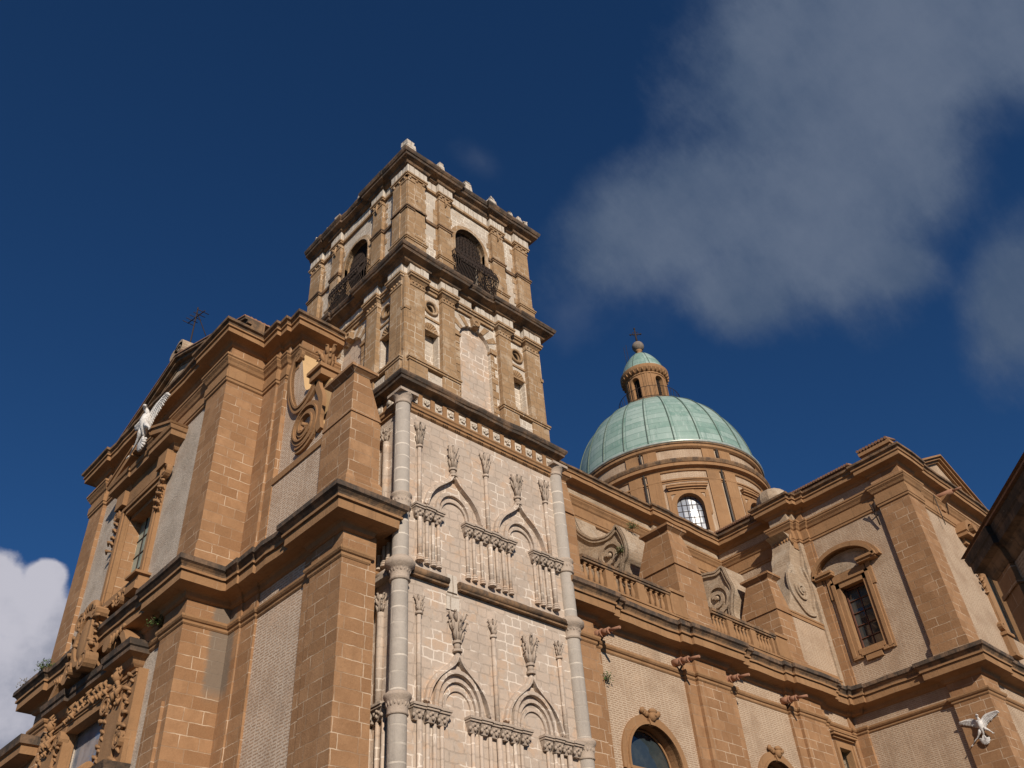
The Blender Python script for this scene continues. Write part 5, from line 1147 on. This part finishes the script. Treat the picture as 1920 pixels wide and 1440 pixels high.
b = MB(); b.lathe(DX, DY, [(RD-0.1, 44.5), (RD+0.12, 44.56), (RD+0.20, 44.74), (RD+0.3, 44.8), (RD+0.55, 44.88), (RD+0.55, 45.16), (RD+0.62, 45.2), (RD+0.72, 45.42), (RD+0.72, 45.54), (RD-0.1, 45.75)], 96, sm=False, mats=[0, 0, 0, 0, 0, 0, 1, 1, 1]); D('cornice', b, [M['trim'], M['trim_dark']])
b = MB(); b.lathe(DX, DY, [(RD-0.1, 46.85), (RD+0.14, 46.92), (RD+0.30, 47.05), (RD+0.32, 47.25), (RD+0.42, 47.32), (RD+0.42, 47.42), (RD-0.2, 47.5)], 96, sm=False, mats=[0, 0, 0, 1, 1, 1]); D('cornice', b, [M['trim'], M['trim_dark']])
PROF = [(8.95*(1-t**1.95)**(1/2.3), 46.5+11.0*t) for t in (0.09, 0.16, 0.24, 0.33, 0.42, 0.51, 0.60, 0.68, 0.76, 0.83, 0.89, 0.935, 0.965)]
b = MB(); pf = curve(PROF, 4); b.lathe(DX, DY, pf, 96); D('dome_shell', b, M['copper'])
b = MB(); b.lathe(DX, DY, [(9.0, 47.42), (9.22, 47.46), (9.24, 47.62), (9.05, 47.72), (8.9, 47.75)], 96); D('gutter_sheen', b, M['gutter_sheen'])  # pale ring added to carry the sheen highlight at the base rim
for k in range(24):
    a = R(-136.2 + 15*k); rb = MB()
    rb.tube([(DX + (r+0.03)*math.cos(a), DY + (r+0.03)*math.sin(a), z) for r, z in pf if z > 47.8], 0.062, 5)
    D('rib', rb, M['rib'])
b = MB(); b.lathe(DX, DY, [(2.4, 56.9), (3.05, 57.0), (3.2, 57.25), (3.2, 57.45), (2.1, 57.6)], 48, sm=False); D('lantern_platform', b, M['trim_dark'])
RL = 2.12
b = MB(); b.lathe(DX, DY, [(RL+0.14, 57.4), (RL+0.14, 58.0), (RL, 58.08)], 40); b.lathe(DX, DY, [(RL-0.5, 57.5), (RL-0.5, 61.5)], 30)
lant = D('lantern', b, M['trim'])
for k in range(5):
    a = -174 + 72*k; F_ = Fr('R', DX, DY, RL, R(a)); hu = RL*R(36); h = 0.5; p = MB(F_)
    for s_ in (-1, 1):
        for q in range(4): u0, u1 = sorted((s_*(h+(hu-h)*q/4), s_*(h+(hu-h)*(q+1)/4))); p.box(u0, u1, -0.4, 0, 57.5, 61.6)
        u0, u1 = sorted((s_*(h+0.36), s_*(h+0.42))); p.box(u0, u1, -0.1, 0.06, 57.6, 61.4); u0, u1 = sorted((s_*(h+0.62), s_*(h+0.82))); p.box(u0, u1, -0.1, 0.05, 57.6, 61.4)
    ar = arc(0, 60.6, h, 0.52, PI, 0, 10)
    for q in range(10): p.poly([ar[q], ar[q+1], (ar[q+1][0], 61.6), (ar[q][0], 61.6)], -0.4, 0)
    p.strip([(-h+0.02, 58.2), (-h+0.02, 60.6)] + arc(0, 60.6, h-0.02, 0.50, PI, 0, 10) + [(h-0.02, 60.6), (h-0.02, 58.2)], 0.16, -0.38, 0.06); build('wall', p, M['trim'], lant)
    v = MB(F_); v.box(-h, h, -0.44, -0.38, 57.9, 61.2); build('opening_shade', v, M['void'], lant)  # black slab in place of the shade inside the lantern
    v = MB(F_)
    for q in (-0.17, 0.17): v.box(q-0.02, q+0.02, -0.36, -0.32, 58.1, 61.0)
    for z in (58.7, 59.3, 59.9, 60.5): v.box(-h, h, -0.355, -0.325, z-0.015, z+0.015)
    build('glazing_bar', v, M['iron'], lant)
b = MB(); b.lathe(DX, DY, [(RL-0.1, 61.3), (RL+0.08, 61.36), (RL+0.08, 61.55), (RL+0.16, 61.6), (RL+0.42, 61.95), (RL+0.46, 62.15), (RL+0.46, 62.35), (RL-0.2, 62.5)], 48, sm=False)
for k in range(32):
    a = 2*PI*k/32; ca, sa = math.cos(a), math.sin(a); b.tube([(DX+(RL+0.08)*ca, DY+(RL+0.08)*sa, 61.6), (DX+(RL+0.36)*ca, DY+(RL+0.36)*sa, 61.72), (DX+(RL+0.38)*ca, DY+(RL+0.38)*sa, 61.92)], [0.10, 0.10, 0.06], 5)
build('cornice', b, M['trim'], lant)
CUP = curve([(RL+0.26, 62.4), (2.25, 62.85), (2.0, 63.55), (1.62, 64.35), (1.15, 65.05), (0.65, 65.5), (0.3, 65.62)], 4)
b = MB(); b.lathe(DX, DY, CUP, 40); build('cupola', b, M['copper'], lant)
for k in range(8):
    a = R(-125+45*k); rb = MB(); rb.tube([(DX+(r+0.01)*math.cos(a), DY+(r+0.01)*math.sin(a), z) for r, z in CUP[:-2]], 0.035, 4); build('rib', rb, M['rib'], lant)
b = MB(); b.lathe(DX, DY, [(0.42, 65.5), (0.46, 65.62), (0.3, 65.75), (0.26, 66.1), (0.38, 66.2), (0.36, 66.3)], 16); D('finial_neck', b, M['trim'])
b = MB(); b.ball(DX, DY, 66.88, 0.66, 0.66, 0.66, 22); D('finial_ball', b, M['ballstone'])
b = MB(); b.tube([(DX, DY, 67.45), (DX, DY, 69.6)], [0.13, 0.06], 7)
c_, s__ = math.cos(R(-45)), math.sin(R(-45))
b.tube([(DX-0.55*c_, DY-0.55*s__, 68.75), (DX+0.55*c_, DY+0.55*s__, 68.75)], 0.06, 6)
for q in (-1, 1):
    b.ball(DX+q*0.58*c_, DY+q*0.58*s__, 68.75, 0.11, 0.11, 0.11, 6)
    b.tube([(DX+q*0.15*c_, DY+q*0.15*s__, 68.5), (DX+q*0.32*c_, DY+q*0.32*s__, 68.95), (DX+q*0.1*c_, DY+q*0.1*s__, 69.15)], 0.035, 5)
b.ball(DX, DY, 69.6, 0.12, 0.12, 0.14, 6); D('cross', b, M['iron'])
b = MB()
for k in range(44):
    a = 2*PI*k/44; ca, sa = math.cos(a), math.sin(a)
    b.tube([(DX+3.1*ca, DY+3.1*sa, 57.4), (DX+3.14*ca, DY+3.14*sa, 58.1), (DX+3.2*ca, DY+3.2*sa, 58.8)], 0.022, 4, cap=False)
for z, r in ((58.8, 3.2), (57.6, 3.1)): b.tube([(DX+r*math.cos(2*PI*k/48), DY+r*math.sin(2*PI*k/48), z) for k in range(49)], 0.03, 5, cap=False)
D('railing', b, M['iron'])
for dx, dy, h in ((-0.9, 0.9, 67.3), (-1.25, 1.0, 66.8)):
    b = MB(); b.tube([(DX+dx, DY+dy, 64.0), (DX+dx, DY+dy, h)], 0.022, 4); D('lightning_rod', b, M['iron'])

# ================================================================== HOUSE on the right, in its own shade
ED = Vector((-0.748, -0.664)); EN = Vector((-0.664, 0.748))      # along the eave towards the camera; outward
HC = (11.248, -17.068)
HZ = 15.2
hx = (10.86-0.0)
house = thing('house', 'dark brick house in shadow with a deep stone eave at the right edge', 'house', (HC[0], HC[1], 0))
FH = Fr('D', HC, (ED.x, ED.y), (EN.x, EN.y))
H = lambda name, mb, m: build(name, mb, m, house)
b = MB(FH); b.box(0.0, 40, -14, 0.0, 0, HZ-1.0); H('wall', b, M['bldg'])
b = MB(FH); b.box(-0.05, 1.15, -0.6, 0.16, 0, HZ-1.75); b.box(-0.1, 1.22, -0.6, 0.22, HZ-1.75, HZ-1.6); b.box(-0.05, 1.15, -0.6, 0.16, HZ-1.6, HZ-0.95); H('pilaster', b, M['ashlar'])
pa = [FH(-14, -8, 0), ]
def hp(u, o): v = FH(u, o, 0); return (v.x, v.y)
b = MB(); b.sweep([hp(40, 0.0), hp(1.2, 0.0), hp(1.2, 0.16), hp(-0.05, 0.16), hp(-0.05, -14)][::-1], [(0.02, HZ-1.05), (0.1, HZ-0.95), (0.15, HZ-0.75), (0.22, HZ-0.65), (0.42, HZ-0.55), (0.42, HZ-0.3), (0.46, HZ-0.25), (0.5, HZ), (0.0, HZ+0.08)], mats=[0, 0, 0, 0, 1, 1, 1, 1]); H('eave_cornice', b, [M['trim_dark'], M['crust']])
b = MB(FH); b.poly([(-0.5, HZ+0.03), (40, HZ+0.03), (40, HZ+0.1), (-0.5, HZ+0.1)], -14, 0.6); b.frustum((-0.7, 40, -14, 0.7), (3, 38, -9, -5), HZ+0.12, HZ+2.2); H('roof', b, M['tile'])

# ================================================================== EAGLES
def eagle(label, loc, s):
    """white spread eagle: local u along the wall (+y), w up, facing -x"""
    t = thing('eagle_sculpture', label, 'sculpture', loc, 'white spread eagles mounted on the church')
    F_ = Fr('W', loc[0]); y0, z0 = loc[1], loc[2]
    P = lambda u, o, w: (y0 + u*s, o*s, z0 + w*s)
    b = MB(F_)
    b.tube([P(-0.02, 0.14, 0.30), P(-0.01, 0.19, 0.20), P(0, 0.21, 0.02), P(0.02, 0.18, -0.2), P(0.05, 0.12, -0.40), P(0.07, 0.1, -0.48)], [0.085*s, 0.135*s, 0.155*s, 0.125*s, 0.07*s, 0.04*s], 12)
    b.tube([P(-0.02, 0.16, 0.25), P(0.0, 0.22, 0.40), P(0.02, 0.29, 0.50), P(-0.05, 0.34, 0.535), P(-0.11, 0.35, 0.50), P(-0.125, 0.345, 0.46)], [0.09*s, 0.07*s, 0.068*s, 0.062*s, 0.03*s, 0.012*s], 9)
    for q in range(7): b.tube([P(-0.10+0.035*q, 0.25, 0.30-0.01*(q % 2)), P(-0.11+0.04*q, 0.25, 0.20)], [0.028*s, 0.012*s], 5)
    build('body', b, M['marble'], t)
    for sg in (-1, 1):
        w = MB(F_); ed = curve([(sg*0.09, 0.20), (sg*0.22, 0.36), (sg*0.42, 0.47), (sg*0.62, 0.50), (sg*0.85, 0.515), (sg*1.08, 0.50)], 6)
        N = len(ed)-1
        w.tube([P(u, 0.13-0.04*k/N, c) for k, (u, c) in enumerate(ed)], [0.05*s*(1-0.75*k/N) for k in range(N+1)], 7)
        n = 17
        for row, (ln, o_, wd) in enumerate(((1.0, 0.075, 0.045), (0.62, 0.10, 0.040), (0.36, 0.125, 0.034))):
            for k in range(n):
                f = (k + 0.5*(row % 2))/n; i = f*N; i0 = min(N-1, int(i)); u = ed[i0][0]+(ed[i0+1][0]-ed[i0][0])*(i-i0); c = ed[i0][1]+(ed[i0+1][1]-ed[i0][1])*(i-i0)
                L = (0.44-0.06*abs(f-0.3)-0.26*f*f)*ln*random.uniform(0.94, 1.05); dx, dz = sg*(0.04+0.75*f*f), -1.0+0.35*f
                l = math.hypot(dx, dz); dx /= l; dz /= l
                w.tube([P(u, o_, c), P(u+dx*L*0.55, o_-0.01, c+dz*L*0.55), P(u+dx*L*0.9, o_-0.03, c+dz*L*0.9), P(u+dx*L, o_-0.035, c+dz*L)], [wd*0.6*s, wd*s, wd*0.75*s, wd*0.2*s], 6)
        build('wing', w, M['marble'], t)
    tl = MB(F_)
    for k in range(11):
        a = R(-83 + (k-5)*19); c0 = -0.68
        tl.tube([P(0.07, 0.12, -0.46), P(0.09+0.10*math.cos(a), 0.13, c0+0.10*math.sin(a)), P(0.09+0.25*math.cos(a), 0.11, c0+0.27*math.sin(a)), P(0.09+0.29*math.cos(a), 0.10, c0+0.31*math.sin(a))], [0.03*s, 0.05*s, 0.055*s, 0.02*s], 6)
    build('tail', tl, M['marble'], t)
    for q, pts in ((1, [(0.10, -0.20), (0.22, -0.34), (0.30, -0.42), (0.42, -0.55), (0.56, -0.62), (0.80, -0.80)]), (-1, [(-0.10, -0.16), (-0.22, -0.28), (-0.30, -0.33), (-0.38, -0.42), (-0.44, -0.48)])):
        l = MB(F_); l.tube([P(u, 0.2-0.01*k, w_) for k, (u, w_) in enumerate(pts)], [v*s for v in (0.09, 0.085, 0.05, 0.035, 0.03, 0.02)[:len(pts)]], 7)
        u, w_ = pts[-1]
        for e in (-1, 0, 1): l.tube([P(u, 0.16, w_), P(u+0.05*e+0.05*q, 0.2, w_-0.10+0.02*abs(e))], 0.018*s, 4)
        build('leg', l, M['marble'], t)
eagle('white winged eagle sculpture fixed to the transept corner pilaster', (TX, -6.46, 16.92), 1.0)
eagle('white winged eagle sculpture perched over the upper window of the west front', (CX-0.72, 16.25, 32.75), 1.8)

# ================================================================== ANTENNA, WEEDS
an = thing('tv_antenna', 'rusty rooftop television antenna standing behind the west front cornice', 'antenna', (-3.2, 18.6, 38.0))
b = MB(); b.tube([(-3.2, 18.5, 37.5), (-3.2, 18.45, 44.6)], 0.045, 5); build('mast', b, M['iron'], an)
b = MB(); b.tube([(-3.2, 19.7, 44.1), (-3.2, 17.1, 43.3)], 0.035, 4)
for k in range(5): y = 19.6-0.55*k; b.tube([(-3.6, y, 44.05-0.16*k), (-2.8, y, 44.05-0.16*k)], 0.025, 4)
b.tube([(-3.2, 18.46, 44.2), (-3.2, 16.1, 40.4)], 0.03, 4); build('aerial_bars', b, M['iron'], an)
def weed(name, label, p, s, n=26, green=True, spread=1.0):
    t = thing(name, label, 'plant', p)
    b = MB()
    for k in range(n):
        a = random.uniform(0, 2*PI); l = s*random.uniform(0.4, 1.0); e = random.uniform(0.2, 1.2)
        tip = (p[0]+spread*l*math.cos(a)*math.cos(e), p[1]+spread*l*math.sin(a)*math.cos(e), p[2]+l*math.sin(e))
        b.tube([p, ((p[0]+tip[0])/2, (p[1]+tip[1])/2, (p[2]+tip[2])/2+0.1*l), tip], 0.008, 3)
    build('stem', b, M['stem'], t)
    b = MB()
    for k in range(n*9):
        a = random.uniform(0, 2*PI); e = random.uniform(-0.1, 1.4); l = s*random.uniform(0.25, 1.0)
        c = Vector((p[0]+spread*l*math.cos(a)*math.cos(e), p[1]+spread*l*math.sin(a)*math.cos(e), p[2]+l*math.sin(e)))
        d1 = Vector((random.gauss(0, 1), random.gauss(0, 1), random.gauss(0, 1))).normalized()*0.09*s**0.5; d2 = d1.orthogonal().normalized()*0.045*s**0.5
        i = [len(b.v)+q for q in range(4)]
        b.v += [c-d1, c+d2, c+d1, c-d2]; b.face(i)
    build('leaves', b, M['leaf'] if green else M['stem'], t, recalc=False)
weed('wall_weed', 'green weed sprouting under the main cornice beside the front pier', (-4.55, 11.3, 19.2), 0.5)
weed('wall_weed', 'green weed drooping over the broken cornice edge at lower left', (CX-0.95, 22.6, 20.85), 0.6)
weed('wall_weed', 'dry thin weed on the far left tip of the main cornice', (CX-0.9, 25.3, 20.95), 0.5, 12, False)
weed('wall_weed', 'small green weed on the scroll buttress above the balustrade', (20.3, 3.9, 29.15), 0.55)
weed('wall_weed', 'green weed growing inside the curl of the scroll buttress', (19.2, 4.2, 27.3), 0.42)
weed('wall_weed', 'little weed hanging on the aisle wall by the tower column', (12.35, 0.88, 17.0), 0.45, 20)
